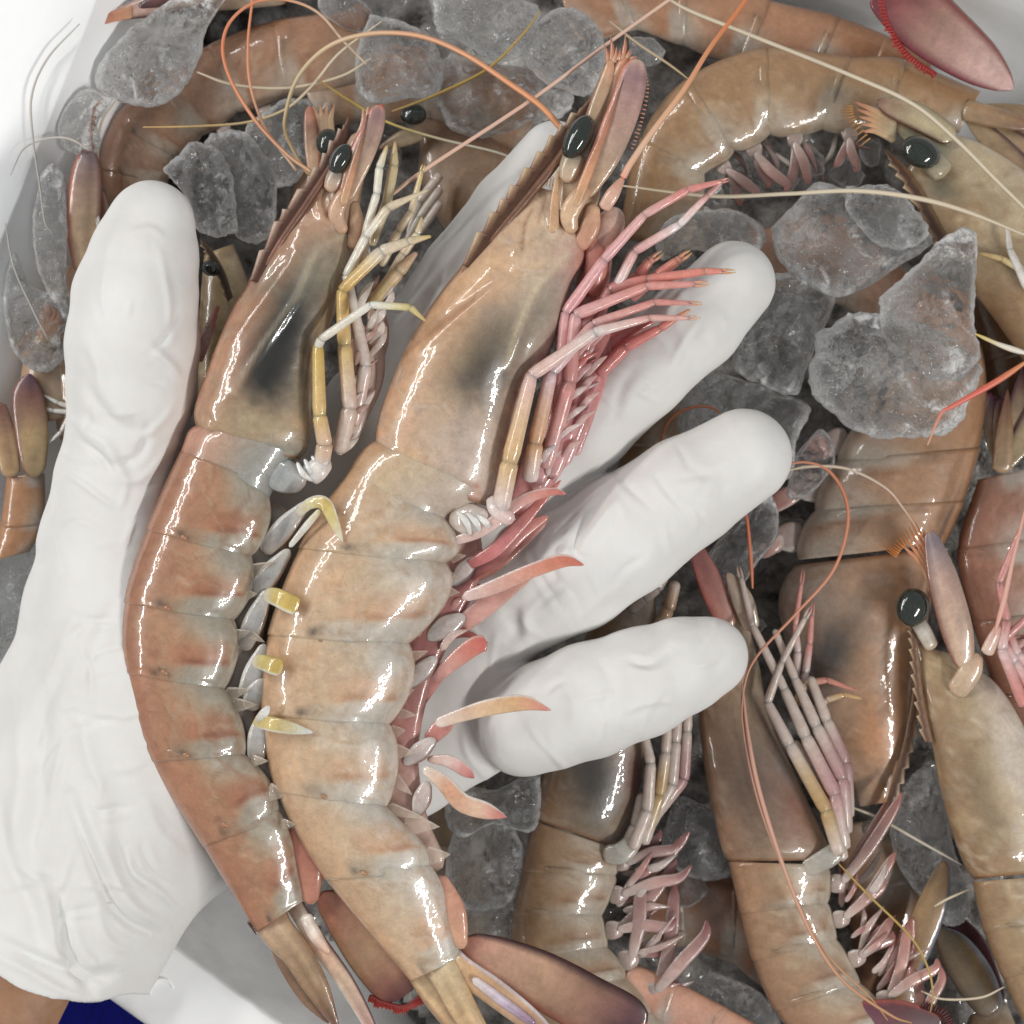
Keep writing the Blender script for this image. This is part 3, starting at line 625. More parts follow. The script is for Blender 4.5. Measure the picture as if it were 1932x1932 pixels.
def abdomen(t, bd, z, th, color, n=20, m=48, mat=None, lobe=.06, notch=.03, under=.0):
    """bd = the joints (back point, belly point) from the carapace to the tail: one shell ring per gap"""
    D = A(*[b[0] for b in bd]); V = A(*[b[1] for b in bd]); k = len(bd)-1; rings = []
    zz = np.interp(np.arange(k+1), np.linspace(0, k, len(np.atleast_1d(z))), np.atleast_1d(z)); tt = np.interp(np.arange(k+1), np.linspace(0, k, len(np.atleast_1d(th))), np.atleast_1d(th))
    for i in range(k):
        q = np.clip(np.linspace(i-(.10 if i else under), i+1.05, n), -under, k); s = np.linspace(0, 1, n)
        d = cat(D, q=q); v = cat(V, q=q); o = v-d; ln = np.hypot(*o.T)[:, None]; o = o/ln; fin = (i == 5)
        lb = lobe*(.3 if fin else 1)
        ln0 = ln[:, 0]
        v = v+o*ln*(lb*np.sin(np.pi*np.clip((s-.04)/.95, 0, 1))**.75-notch*(0 if fin else 1))[:, None]
        M = (d+v)/2; sc = (.0*(i == 0 and under > 0)*sstep(.4, .2, s)+.982+.015*sstep(0, .3, s)+.012*sstep(.6, 1, s)-.004*sstep(.985, 1, s))[:, None]
        d2 = M+(d-M)*sc; v2 = M+(v-M)*sc
        L = loft_raw(d2, v2, np.interp(q, np.arange(k+1), zz), np.interp(q, np.arange(k+1), tt)*ln0/(np.hypot(*(v-d).T)+1e-6), m, .80)
        L.S = np.append(np.repeat(s, m), [0, 1]); up = L.up > 0
        # flattened side plates: a shallow shelf near the belly edge, a groove before the hind rim
        L.v[:, 2] += np.where(up, -1.2*np.exp(-((L.t-.80)/.07)**2)*(ln.mean()/250)-1.6*np.exp(-((L.S-.93)/.02)**2), 0)
        L.v[:, 2] += 1.5*fbm(L.v, .022, 40+i)*up
        L.i = i; L.S = np.append(np.repeat(s, m), [0, 1])
        rings.append(mk('abdomen_segment', L.v, L.f, color(L), mat or M_SHELL, t))
    return rings
def seg_color(p, stripe=(150, 84, 40), spotc=(70, 52, 38), grey=(178, 170, 160), seed=0, st=1.0, rim=(170, 110, 60)):
    """back / flank / belly tones with the cross streak, grey hind patch and joint spot of each ring"""
    def f(L):
        t, s, i = L.t, L.S, L.i; N = fbm(L.v, .012, seed, 3); N2 = fbm(L.v, .045, seed+5, 3); N3 = fbm(L.v, .022, seed+9, 3)
        tt = t+.14*N
        c = ramp_cols(np.clip(tt, 0, 1), [p[0], p[0]*.6+p[1]*.4, p[0]*.25+p[1]*.75, p[1]*.7+p[2]*.3, p[2], p[2]])
        g = np.asarray(grey, float)
        w1 = ((i*37+seed*13) % 10)/10-.5; sl = s-(.22+.16*w1)*(.75-t)+.05*w1+.05*N3                                   # streaks run slantwise
        c = mixc(c, g, .85*sstep(.34, .60, t+.12*N)*sstep(.66, .80, sl+.06*N3))       # pale hind patch
        c = mixc(c, g, .80*sstep(.30, .72, t+.25*N)*sstep(.50, .12, s+.12*N3))        # pale fore patch
        wedge = sstep(.30, .62, sl+.05*N3)*sstep(.76, .66, sl)*sstep(.34, .55, t+.06*N)*sstep(.97, .86, t)
        c = mixc(c, np.asarray(stripe, float)*.55+p[0]*.55, .75*st*wedge)
        c = mixc(c, stripe, .9*st*np.exp(-((sl-.68)/.034)**2)*sstep(.50, .64, t+.03*N3)*sstep(.97, .90, t)*np.clip(1+.8*N2, .4, 1))
        c = mixc(c, p[0]*1.06, .5*sstep(.1, .45, N3)*sstep(.6, .2, t))
        c = mixc(c, spotc, .75*np.exp(-((s-.93)/.045)**2-((t-.31)/.035)**2)*np.clip(1+2*N2, .2, 1.2))
        c = mixc(c, (136, 126, 112), .45*np.exp(-((s-.90)/.08)**2-((t-.37)/.10)**2))
        c = mixc(c, rim, .40*np.exp(-((s-.985)/.010)**2)*sstep(.75, .4, t))
        c = mixc(c, (226, 212, 194), .55*np.exp(-((t-.985)/.014)**2)); c = mixc(c, (222, 208, 190), .5*np.exp(-((s-.985)/.010)**2)*sstep(.5, .8, t))
        c = mixc(c, p[0]*.72, .55*sstep(.035, .0, t))
        n4 = fbm(L.v, .014, seed+48, 3); c = mixc(c, p[2]*1.10, .40*np.exp(-(n4/.035)**2)*sstep(.2, .4, t)); c = mixc(c, p[0]*.9, .35*np.exp(-((n4-.12)/.05)**2))
        return c*(1+.07*N2[:, None])
    return f
def tail_fan(t, base, ang, ln, z, cols, tipc, edge, spread=(-34, -12, 14, 36), wid=.30, tel=(165, 135, 95), lens=(1, 1, 1, 1), fr=(150, 40, 30)):
    """telson and four tail blades fanned about a direction (degrees, y down)"""
    b = np.array(base, float)
    for k, sp in enumerate(spread):
        a = math.radians(ang+sp); d = np.array([math.cos(a), math.sin(a)]); l = ln*lens[k]; nr = np.array([-d[1], d[0]])
        p = [b+d*2, b+d*l*.35+nr*sp*.1, b+d*l*.7+nr*sp*.1, b+d*l]; zz = z-6+6*k
        o = blade('uropod', [(q[0], q[1], zz) for q in p], [l*wid*.35, l*wid*.9, l*wid*1.0, l*wid*.72], [cols, cols, cols*.8+np.array(tipc)*.2, tipc], t, .10, edge=edge if sp > 0 else None, edge2=edge if sp < 0 else None, seedn=k)
        e = [tuple(b+d*l*1.0+nr*l*wid*x+d*(-abs(x)*.12*l)) for x in (-.33, 0, .33)]
        comb(o, [(q[0], q[1], zz) for q in e], 12, 16, 3, [tipc, fr], flip=-1)
    a = math.radians(ang); d = np.array([math.cos(a), math.sin(a)])
    blade('telson', [(b[0], b[1], z+22), tuple(b+d*ln*.4)+(z+24,), tuple(b+d*ln*.8)+(z+16,)], [ln*.2, ln*.16, 3], [tel, tel*np.array([.95, .9, .85]), (120, 70, 50)], t, .35)
def swimmerets(t, bd, z, spec):
    """spec rows: (segment, foot offset out, blade points, widths, colours); a white-rimmed stalk then the paddle"""
    for (c, rx, ry, ang, pts, wd, cols) in spec:
        o = None
        if pts:
            o = blade('swimming_leg', pts, wd, cols, t, .22, zdef=z, edge=np.array(cols[0])*.75+60, n=26)
        if c:
            e = blade('stalk', [(c[0]-rx*math.cos(math.radians(ang)), c[1]-rx*math.sin(math.radians(ang)), z-10), (c[0], c[1], z-6), (c[0]+rx*math.cos(math.radians(ang)), c[1]+rx*math.sin(math.radians(ang)), z-8)], [ry*.8, ry*2, ry*.9], [(205, 200, 198), (188, 172, 168), (210, 200, 196)], o or t, .5, edge=(232, 232, 230), edge2=(150, 120, 112))
def auto_parts(t, st, bd, z, th, legc, tipc, pleoc, ptip, side=None, legs=5, pleos=5, seed=0, reach=1.0, pl=1.0, leglen=1.0, spread=.25):
    """folded walking legs along the carapace edge and paddles along the belly, for prawns of the pile"""
    rg = random.Random(seed); V = A(*[s[1] for s in st]); D = A(*[s[0] for s in st]); n = len(V)
    H = np.hypot(*(D-V).T).mean()
    if legs:
        for k in range(legs):
            q = n-1.15-k*.42*(n-1)/5; b = cat(V, q=[q])[0]; dd = cat(D, q=[q])[0]; o = (b-dd)/np.hypot(*(b-dd)); fw = cat(V, q=[max(q-1.2, 0)])[0]-b
            fw = fw/np.hypot(*fw); L = H*leglen
            b = b-o*H*.06; out = .10+.07*k
            p0 = b; p1 = b+fw*L*.22+o*H*out*.7; p2 = p1+fw*L*(.55+.05*k)+o*H*(.03+.05*rg.random()); p3 = p2+fw*L*.30+o*H*(spread*rg.uniform(.3, 1.4)); p4 = p3+fw*L*.22*rg.uniform(.5, 1)+o*H*spread*rg.uniform(.3, 1)
            zz = z+H*th*.22-6*k
            leg(t, [(*p0, zz-8), (*p1, zz), (*p2, zz+6), (*p3, zz+4), (*p4, zz)], [H*.062, H*.060, H*.050, H*.030, H*.018], [legc[0], legc[0], legc[1], legc[2], tipc], claw=(H*.06, tipc))
    if pleos:
        k = min(pleos, len(bd)-1)
        for i in range(k):
            d0 = (A(*bd[i][0])+A(*bd[i+1][0]))/2; v0 = (A(*bd[i][1])+A(*bd[i+1][1]))/2; o = (v0-d0)/np.hypot(*(v0-d0)); ax = A(*bd[i][1])-A(*bd[i+1][1]); ax /= np.hypot(*ax)+1e-6
            hh = np.hypot(*(v0-d0)); b = v0-o*hh*.02; L = hh*.62*pl*rg.uniform(.85, 1.15); a = rg.uniform(.15, .75)*reach
            e = o+ax*a; e /= np.hypot(*e); b2 = b+o*hh*.13
            for w_ in (0, 1):
                e2 = e+ax*.28*w_; e2 /= np.hypot(*e2)
                kx = rg.uniform(.0, 1.0); c0 = pleoc*(.75+.25*kx)+np.array((26, 20, 16))*kx; c1 = c0*.55+ptip*.45*(.7+.4*rg.random())
                L2 = L*rg.uniform(.6, 1.1); bd_ = rg.uniform(-.25, .35)
                pb = blade('swimming_leg', [(*b2, z+10-14*w_), (*(b2+e2*L2*.45+ax*L2*bd_*.3), z+14-18*w_), (*(b2+e2*L2*.85+ax*L2*bd_), z+6-18*w_), (*(b2+e2*L2+ax*L2*(bd_+.1)), z-18*w_)], [hh*.08, hh*.13, hh*.11, hh*.03], [np.array((200, 180, 172)), c0, c1, ptip*.9], t, .25, edge=c0*.6+80, seedn=i)
                if w_ == 0: blade('stalk', [(*b, z-2), (*(b+o*hh*.09), z+6), (*(b+o*hh*.2), z+2)], [hh*.17, hh*.20, hh*.12], [(176, 164, 156), (170, 150, 142), (186, 160, 154)], pb, .3, edge=(206, 196, 190))
def head_parts(t, st, z, th, rlen=.9, scale=True, eye=True, ros=True, hue=(150, 100, 80), tipc=(96, 70, 92), back=None, bend=0, rw=.05, teeth=9, eyeoff=(.0, .0), ant=True):
    """rostrum, eye, antennal scale and feeler stems placed on the front of a carapace"""
    D = A(*[s[0] for s in st]); V = A(*[s[1] for s in st]); H = np.hypot(*(D[-1]-V[-1]))
    fw = (D[0]+V[0])/2-(D[2]+V[2])/2; fw /= np.hypot(*fw); o = V[0]-D[0]; o -= fw*np.dot(o, fw); o /= np.hypot(*o); hf = np.hypot(*(V[0]-D[0]))
    if ros:
        r0 = D[3]; pts = [D[3]+o*2, D[2]-o*1, D[1]-o*2, D[0]-o*2, D[0]+fw*H*rlen*.45-o*(2+bend*.4), D[0]+fw*H*rlen-o*bend]
        und = [D[3]+o*6, D[2]+o*H*rw*1.3, D[1]+o*H*rw*1.5, D[0]+o*H*rw*1.5, D[0]+fw*H*rlen*.45+o*H*rw*.9, D[0]+fw*H*rlen-o*bend+o*3]
        rostrum(t, pts, und, z+6, teeth, cols=((140, 96, 58), (84, 52, 32)), amp=H*.035)
    if eye:
        c = D[0]*.62+V[0]*.38+fw*H*(.10+eyeoff[0])+o*H*eyeoff[1]; a = math.degrees(math.atan2(fw[1], fw[0]))
        blade('eye_stalk', [(*(c-fw*H*.2), z+H*th*.15), (*(c-fw*H*.06), z+H*th*.25)], [H*.10, H*.12], [(170, 150, 125), (150, 135, 115)], t, .8)
        ellipsoid('eye', (*c, z+H*th*.28), (H*.135, H*.115, H*.11), a, t, M_EYE)
    if scale:
        b = D[0]*.2+V[0]*.8-fw*H*.02
        blade('antennal_scale', [(*b, z+H*.1), (*(b+fw*H*.45+o*H*.02), z+H*.16), (*(b+fw*H*.95), z+H*.13), (*(b+fw*H*1.12-o*H*.03), z+H*.1)], [H*.16, H*.25, H*.2, H*.06], [(196, 160, 125), np.array(hue)*1.1, hue, tipc], t, .22, edge=np.array(tipc)*.9, rib=(150, 96, 60))
        blade('antenna_base', [(*(b-fw*H*.16), z+H*.14), (*(b+fw*H*.04), z+H*.2), (*(b+fw*H*.18), z+H*.18)], [H*.16, H*.2, H*.1], [(205, 175, 140), (214, 184, 152), (205, 160, 125)], t, .7)
    if ant:
        b = D[0]*.45+V[0]*.55
        for k in range(3): blade('antennule', [(*(b+o*H*.07*(k-1)), z+H*.05), (*(b+fw*H*.6+o*H*.07*(k-1)), z+H*.1), (*(b+fw*H*(1.1+.08*k)+o*H*.10*(k-1)), z+H*.08)], [H*.10, H*.08, H*.02], [(180, 150, 115), (190, 135, 90), (196, 110, 62)], t, .6)
BROWN = pal((160, 120, 86), (172, 144, 112), (180, 166, 148))
def cara_color(p, liver=None, seed=0, extra=None, rim=(150, 100, 60)):
    def f(L):
        N = fbm(L.v, .011, seed, 4); N2 = fbm(L.v, .05, seed+4, 3); tt = np.clip(L.t+.12*N, 0, 1)
        c = ramp_cols(tt, [p[0], p[0]*.5+p[1]*.5, p[1], p[1]*.5+p[2]*.5, p[2]])
        c = mixc(c, p[0]*1.05, .6*sstep(.05, .45, fbm(L.v, .016, seed+8, 3))*sstep(.8, .3, L.t)); c = mixc(c, p[1]*1.12, .55*sstep(.1, .4, fbm(L.v, .02, seed+18, 3))); c = mixc(c, p[2]*.86, .5*sstep(.1, .5, fbm(L.v, .024, seed+28, 3)))
        n3 = fbm(L.v, .0125, seed+38, 3); c = mixc(c, p[2]*1.10, .45*np.exp(-(n3/.035)**2)); c = mixc(c, p[0]*.88, .35*np.exp(-((n3-.10)/.05)**2))
        if liver:
            for (x, y, rx, ry, a, col, k) in liver: c = mixc(c, col, k*blob(L.x+16*N, L.y+16*N2, x, y, rx, ry, a))
        if extra: c = extra(L, c, N, N2)
        c = mixc(c, rim, .75*sstep(.978, .992, L.s))
        return c*(1+.06*N2[:, None])
    return f
# ================================================================ the prawns of the pile
PINK = np.array((186, 136, 126)); RED = np.array((160, 72, 62)); PALE = np.array((206, 188, 178)); YEL = np.array((186, 150, 84)); MAUVE = np.array((150, 112, 112))
LEGW = [np.array((205, 170, 110)), np.array((200, 180, 170)), np.array((204, 182, 178))]
LEGP = [np.array((196, 150, 110)), np.array((204, 150, 146)), np.array((200, 132, 128))]
def pile_prawn(label, st, bd, z, th=.62, p=BROWN, liver=None, seed=0, stripe=(120, 78, 44), st_=.7, n=40, m=44, lobe=.05):
    at = (*(((np.array(st[-1][0])+np.array(st[-1][1]))/2) if st else np.mean(np.array(bd[0]), 0)), np.mean(z))
    t = prawn_root(label, at); z0 = np.atleast_1d(z)
    if st: carapace(t, st, z0[:1] if len(z0) == 1 else [z0[0], z0[1]], [th*.75, th, th], cara_color(p, liver, seed), n, m, M_BODY)
    if bd: abdomen(t, bd, z0[-1] if len(z0) < 3 else z0[1:], th, seg_color(p, stripe, (92, 70, 50), (176, 164, 148), seed, st_), 14, m, M_BODY, lobe)
    return t
# --- beak-down prawn right of the ring finger
st = [((1682, 1512), (1622, 1522)), ((1714, 1420), (1578, 1412)), ((1726, 1320), (1530, 1330)), ((1742, 1220), (1492, 1240)), ((1762, 1120), (1468, 1140)), ((1785, 1032), (1490, 1068))]
bd = [((1786, 1026), (1492, 1058)), ((1818, 950), (1530, 965)), ((1848, 850), (1572, 872)), ((1862, 740), (1620, 790)), ((1850, 650), (1660, 715)), ((1800, 570), (1690, 650))]
t = pile_prawn('beak down prawn with a dark liver patch, below the biggest ice chunk', st, bd, [-395, -400], .60, pal((170, 124, 82), (182, 140, 104), (184, 160, 144)), [(1560, 1240, 48, 95, 25, (66, 62, 60), .9), (1540, 1130, 60, 40, 0, (150, 138, 128), .6), (1650, 1380, 40, 60, 10, (206, 128, 60), .5)], 11, st_=.5)
auto_parts(t, None or st, bd, -395, .6, LEGP, np.array((206, 120, 96)), PINK, RED, legs=0, pleos=3, seed=1, pl=.45)
rostrum(t, [(1744, 1250), (1735, 1330), (1716, 1420), (1690, 1505), (1668, 1570)], [(1728, 1250), (1718, 1330), (1700, 1420), (1676, 1500), (1664, 1568)], -350, 12, cols=((140, 100, 60), (84, 56, 36)), amp=8)
for pts in ([(1500, 1290), (1505, 1230), (1500, 1180), (1512, 1100)], [(1508, 1330), (1520, 1270), (1528, 1215), (1532, 1160)]):
    leg(t, [(a, b, -315) for a, b in pts], [9, 9, 7, 5], [(190, 160, 150), (214, 190, 188), (212, 130, 120)], claw=(26, (200, 104, 70)))
leg(t, [(1500, 1330, -300), (1520, 1290, -295), (1560, 1283, -292), (1612, 1302, -290)], [10, 9, 7, 4], [(200, 170, 120), (206, 170, 130), (206, 120, 100)], claw=(10, (190, 110, 60)))
leg(t, [(1530, 1345, -300), (1560, 1320, -296), (1592, 1311, -292), (1625, 1318, -290)], [9, 8, 6, 3], [(200, 180, 170), (206, 176, 140), (204, 160, 90)])
# --- head up prawn at the lower middle
st = [((1350, 1120), (1402, 1130)), ((1326, 1230), (1432, 1255)), ((1318, 1330), (1452, 1350)), ((1326, 1430), (1492, 1440)), ((1340, 1510), (1528, 1520)), ((1358, 1590), (1556, 1580)), ((1370, 1626), (1572, 1622))]
bd = [((1373, 1626), (1570, 1632)), ((1395, 1720), (1566, 1702)), ((1418, 1810), (1582, 1770)), ((1460, 1905), (1626, 1852)), ((1530, 1985), (1690, 1925)), ((1620, 2050), (1750, 1990)), ((1720, 2100), (1840, 2050))]
t = pile_prawn('head up prawn with a dark brown carapace just right of the little finger', st, bd, [-330, -330], .64, pal((160, 116, 80), (176, 148, 114), (186, 170, 150)), [(1420, 1480, 70, 140, -15, (100, 80, 70), .85), (1500, 1520, 34, 80, -15, (136, 76, 62), .6), (1480, 1440, 14, 70, -20, (150, 145, 142), .8)], 12)
for k, (pts, c0, rr) in enumerate([([(1585, 1610), (1560, 1530), (1490, 1405), (1448, 1325), (1475, 1250), (1520, 1165)], YEL, 17), ([(1592, 1600), (1576, 1500), (1520, 1390), (1480, 1300), (1420, 1180), (1398, 1090)], MAUVE*1.25, 18), ([(1596, 1570), (1590, 1470), (1540, 1370), (1500, 1280), (1462, 1190)], MAUVE*1.2, 17), ([(1600, 1540), (1596, 1440), (1560, 1360), (1530, 1280)], MAUVE*1.12, 16), ([(1590, 1620), (1575, 1560), (1530, 1450), (1500, 1400)], (190, 160, 90), 15)]):
    leg(t, [(a, b, -262-7*k) for a, b in pts], [rr, rr*.95, rr*.8, rr*.6, rr*.45, rr*.35][:len(pts)], [PALE, c0, PALE, PALE*.97], claw=(22, (206, 140, 120)) if k < 2 else None)
auto_parts(t, st, bd, -315, .64, LEGP, RED, PINK*1.0, np.array((170, 84, 72)), legs=0, pleos=5, seed=2, pl=1.25, reach=1.6)
blade('gill_cover', [(1590, 1596, -285), (1562, 1618, -278), (1515, 1642, -284)], [30, 40, 30], [(186, 176, 164), (170, 170, 162), (182, 172, 158)], t, .3)
blade('antennal_scale', [(1375, 1190, -300), (1345, 1110, -290), (1315, 1040, -288), (1305, 1020, -290)], [36, 48, 32, 8], [(190, 130, 110), (170, 100, 86), (140, 70, 64), (120, 60, 60)], t, .25, edge=(170, 60, 44), rib=(160, 60, 44))
blade('antennal_scale', [(1420, 1190, -290), (1400, 1130, -280), (1372, 1080, -276)], [30, 40, 12], [(190, 165, 140), (180, 160, 140), (170, 140, 120)], t, .25)
# --- head up prawn under the little finger
st = [((1168, 1075), (1232, 1085)), ((1110, 1190), (1240, 1190)), ((1060, 1310), (1236, 1310)), ((1030, 1420), (1218, 1430)), ((1014, 1500), (1200, 1515)), ((1004, 1545), (1160, 1598))]
bd = [((1004, 1548), (1158, 1600)), ((984, 1640), (1166, 1650)), ((968, 1722), (1140, 1726)), ((964, 1805), (1150, 1785)), ((985, 1885), (1190, 1842)), ((1040, 1965), (1240, 1912)), ((1110, 2030), (1290, 1970))]
t = pile_prawn('grey brown prawn with dark carapace coming out from under the little finger', st, bd, [-335, -330], .66, pal((150, 112, 74), (166, 142, 112), (178, 164, 146)), [(1120, 1470, 62, 95, -8, (62, 58, 56), .95), (1195, 1470, 18, 80, -5, (110, 60, 54), .6)], 13)
for k, (pts, c0) in enumerate([([(1195, 1600), (1222, 1530), (1228, 1440), (1215, 1380)], PALE), ([(1215, 1590), (1245, 1500), (1256, 1420), (1262, 1330), (1270, 1250)], YEL), ([(1225, 1560), (1268, 1480), (1275, 1400), (1282, 1310)], PALE*.95), ([(1180, 1600), (1200, 1560), (1212, 1500)], PALE), ([(1235, 1540), (1290, 1470), (1296, 1380), (1300, 1290)], MAUVE*1.2), ([(1190, 1150), (1215, 1130), (1240, 1110), (1255, 1090)], PALE), ([(1230, 1200), (1262, 1150), (1275, 1100)], (190, 150, 110))]):
    leg(t, [(a, b, -275-6*k) for a, b in pts], [14, 14, 12, 9, 7][:len(pts)], [PALE, c0, PALE, PALE])
auto_parts(t, st, bd, -315, .64, LEGP, RED, np.array((184, 142, 136)), np.array((136, 62, 62)), legs=0, pleos=5, seed=3, pl=1.3, reach=1.5)
blade('gill_cover', [(1198, 1586, -285), (1170, 1610, -278), (1138, 1610, -284)], [34, 42, 30], [(186, 178, 166), (172, 172, 164), (182, 174, 160)], t, .3)
# --- right edge prawn with big scale and eye
st = [((1724, 1215), (1800, 1235)), ((1736, 1300), (1880, 1290)), ((1757, 1400), (1940, 1385)), ((1780, 1515), (1985, 1485)), ((1806, 1600), (2010, 1570)), ((1832, 1660), (2020, 1640))]
bd = [((1833, 1664), (2020, 1650)), ((1856, 1757), (2030, 1725)), ((1890, 1842), (2050, 1805)), ((1930, 1925), (2080, 1885)), ((1990, 2000), (2130, 1950))]
t = pile_prawn('pale olive prawn at the right edge with round eye and long tapering antennal scale', st, bd, [-300, -310], .62, pal((150, 116, 78), (176, 154, 116), (204, 192, 176)), [(1850, 1500, 40, 110, -20, (128, 108, 84), .6), (1915, 1420, 40, 130, -20, (212, 200, 190), .8)], 14, st_=.4)
rostrum(t, [(1745, 1400), (1732, 1330), (1724, 1260), (1720, 1200), (1716, 1172)], [(1760, 1400), (1744, 1330), (1735, 1260), (1730, 1200), (1720, 1172)], -270, 11, cols=((150, 112, 70), (100, 66, 40)), amp=8)
ellipsoid('eye', (1722, 1146, -245), (32, 37, 26), 10, t, M_EYE)
blade('eye_stalk', [(1760, 1225, -262), (1745, 1195, -258), (1730, 1170, -256)], [26, 30, 30], [(180, 165, 140), (205, 200, 190), (150, 140, 120)], t, .8)
blade('antennal_scale', [(1822, 1262, -245), (1806, 1190, -232), (1778, 1090, -228), (1757, 1015, -232), (1752, 1002, -232)], [34, 60, 58, 28, 6], [(206, 170, 136), (190, 156, 130), (176, 142, 128), (124, 116, 130), (160, 110, 80)], t, .30, edge=(140, 84, 66), rib=(210, 176, 150))
blade('antenna_base', [(1800, 1310, -258), (1830, 1268, -246), (1842, 1232, -244)], [40, 44, 26], [(196, 166, 130), (204, 176, 142), (200, 156, 122)], t, .4)
blade('antenna_base', [(1860, 1235, -230), (1874, 1205, -222), (1885, 1180, -220)], [26, 24, 14], [(226, 196, 178), (224, 186, 170), (206, 140, 124)], t, .8)
for k in range(5): blade('antennule', [(1765+4*k, 1130-4*k, -250), (1742+3*k, 1070-6*k, -245), (1702+10*k, 1028-7*k, -240)], [14, 12, 3], [(170, 140, 100), (196, 130, 70), (206, 110, 50)], t, .6)
comb(t, [(1690, 1050, -240), (1705, 1030, -238), (1740, 1012, -236)], 26, 12, 2.2, [(190, 120, 60), (150, 90, 50)], flip=1)
for k, pts in enumerate([[(1932, 1330), (1890, 1225), (1900, 1170), (1885, 1100), (1925, 1000)], [(1960, 1330), (1915, 1250), (1890, 1210), (1945, 1160)], [(1975, 1300), (1920, 1235), (1905, 1200)]]):
    leg(t, [(a, b, -225-8*k) for a, b in pts], [13, 12, 10, 8, 6][:len(pts)], [(206, 120, 112), (220, 180, 178), (206, 130, 124)])
# --- tail up prawn behind it
bd = [((1905, 1420), (2040, 1400)), ((1880, 1320), (2020, 1300)), ((1836, 1180), (1990, 1160)), ((1806, 1042), (1962, 1022)), ((1845, 905), (1935, 885))]
t = prawn_root('tail up prawn at the right edge with a reddish brown back and purple tipped tail', (1900, 1150, -430))
abdomen(t, bd, -425, .6, seg_color(pal((150, 98, 72), (160, 108, 84), (172, 132, 112)), (110, 66, 40), seed=15, st=.4), 14, 44, M_BODY, .03)
tail_fan(t, (1890, 892), -86, 200, -400, np.array((176, 150, 108)), (92, 44, 70), (96, 56, 70), spread=(-14, -4, 12, 26), wid=.24, lens=(.75, .7, 1.05, 1.05))
# --- serrated beak prawn, upper right
st = [((1700, 338), (1765, 240)), ((1748, 425), (1862, 276)), ((1805, 512), (1965, 345)), ((1870, 595), (2060, 432)), ((1932, 682), (2140, 520)), ((2000, 765), (2200, 605))]
bd = [((2000, 765), (2200, 605)), ((2060, 840), (2260, 700))]
t = pile_prawn('pale prawn with a serrated beak and big dark eye, upper right corner', st, bd, [-290, -310], .62, pal((158, 124, 84), (178, 158, 120), (190, 174, 148)), [(1850, 470, 60, 26, 45, (188, 172, 140), .6), (1780, 360, 36, 22, 40, (104, 100, 84), .8), (1900, 560, 90, 40, 45, (150, 112, 70), .6)], 16, st_=.3)
rostrum(t, [(1795, 510), (1762, 448), (1730, 385), (1698, 330), (1668, 285)], [(1815, 500), (1782, 436), (1748, 372), (1712, 318), (1672, 282)], -250, 9, cols=((140, 100, 62), (78, 50, 30)), amp=10)
ellipsoid('eye', (1737, 287, -222), (39, 30, 26), 25, t, M_EYE)
blade('eye_stalk', [(1785, 330, -240), (1765, 310, -236), (1745, 292, -238)], [44, 48, 40], [(170, 160, 128), (160, 150, 120), (120, 120, 96)], t, .8)
blade('antennal_scale', [(1800, 262, -250), (1740, 225, -240), (1680, 200, -236), (1652, 190, -240)], [40, 52, 40, 10], [(190, 175, 130), (186, 172, 132), (170, 140, 110), (120, 80, 60)], t, .25, edge=(92, 52, 36), edge2=(150, 140, 110))
blade('antennal_scale', [(1790, 300, -262), (1720, 250, -256), (1672, 226, -258)], [40, 40, 14], [(150, 146, 116), (140, 138, 112), (190, 140, 90)], t, .3)
for k in range(5): blade('antennule', [(1690, 238+7*k, -248), (1655, 212+9*k, -244), (1612+4*k, 192+14*k, -240)], [15, 13, 3], [(190, 170, 130), (206, 160, 106), (196, 110, 60)], t, .6)
comb(t, [(1606, 200, -240), (1612, 225, -240), (1640, 262, -240)], 22, 11, 2.0, [(190, 140, 80), (130, 90, 60)], flip=-1)
leg(t, [(2020, 560, -215), (1940, 545, -210), (1905, 470, -205), (1900, 430, -205)], [13, 11, 8, 5], [(210, 200, 196), (220, 214, 210), (200, 196, 190)])
leg(t, [(1990, 560, -220), (1930, 510, -214), (1890, 488, -210), (1850, 478, -210)], [12, 10, 7, 4], [(206, 190, 160), (210, 196, 160), (200, 170, 100)])
# --- upper right curved body with red paddle
bd = [((1165, 450), (1310, 470)), ((1206, 265), (1330, 330)), ((1292, 150), (1386, 286)), ((1440, 90), (1452, 256)), ((1600, 106), (1550, 246)), ((1705, 112), (1665, 244)), ((1850, 172), (1810, 250))]
t = prawn_root('tan curled prawn body crossing the upper right, red tail paddle against the foam', (1450, 180, -400))
abdomen(t, bd, [-380, -370, -372, -380, -390, -400, -405], .6, seg_color(pal((164, 124, 80), (172, 138, 96), (180, 160, 136)), (130, 88, 52), (96, 74, 54), (180, 166, 148), 17, .45), 16, 48, M_BODY, .10)
tail_fan(t, (1815, 206), 14, 220, -400, np.array((160, 132, 92)), (110, 70, 60), (84, 50, 60), spread=(-6, 8, 18, 30), wid=.22)
o = blade('uropod', [(1912, 168, -330), (1850, 120, -322), (1760, 50, -320), (1700, -10, -322), (1670, -40, -322)], [24, 90, 124, 126, 100], [(200, 160, 156), (196, 158, 152), (160, 118, 100), (120, 40, 46), (100, 24, 36)], t, .07, edge=(112, 26, 48), edge2=(120, 40, 44), n=40, rib=(184, 128, 116))
comb(o, [(1660, -30, -320), (1676, 40, -320), (1712, 100, -320), (1764, 138, -322)], 13, 34, 4.5, [(140, 40, 36), (176, 44, 30)], flip=-1)
auto_parts(t, [bd[0], bd[1]], bd, -370, .6, LEGP, RED, np.array((186, 140, 132)), np.array((160, 90, 84)), legs=0, pleos=5, seed=5, pl=.95, reach=-1.0)
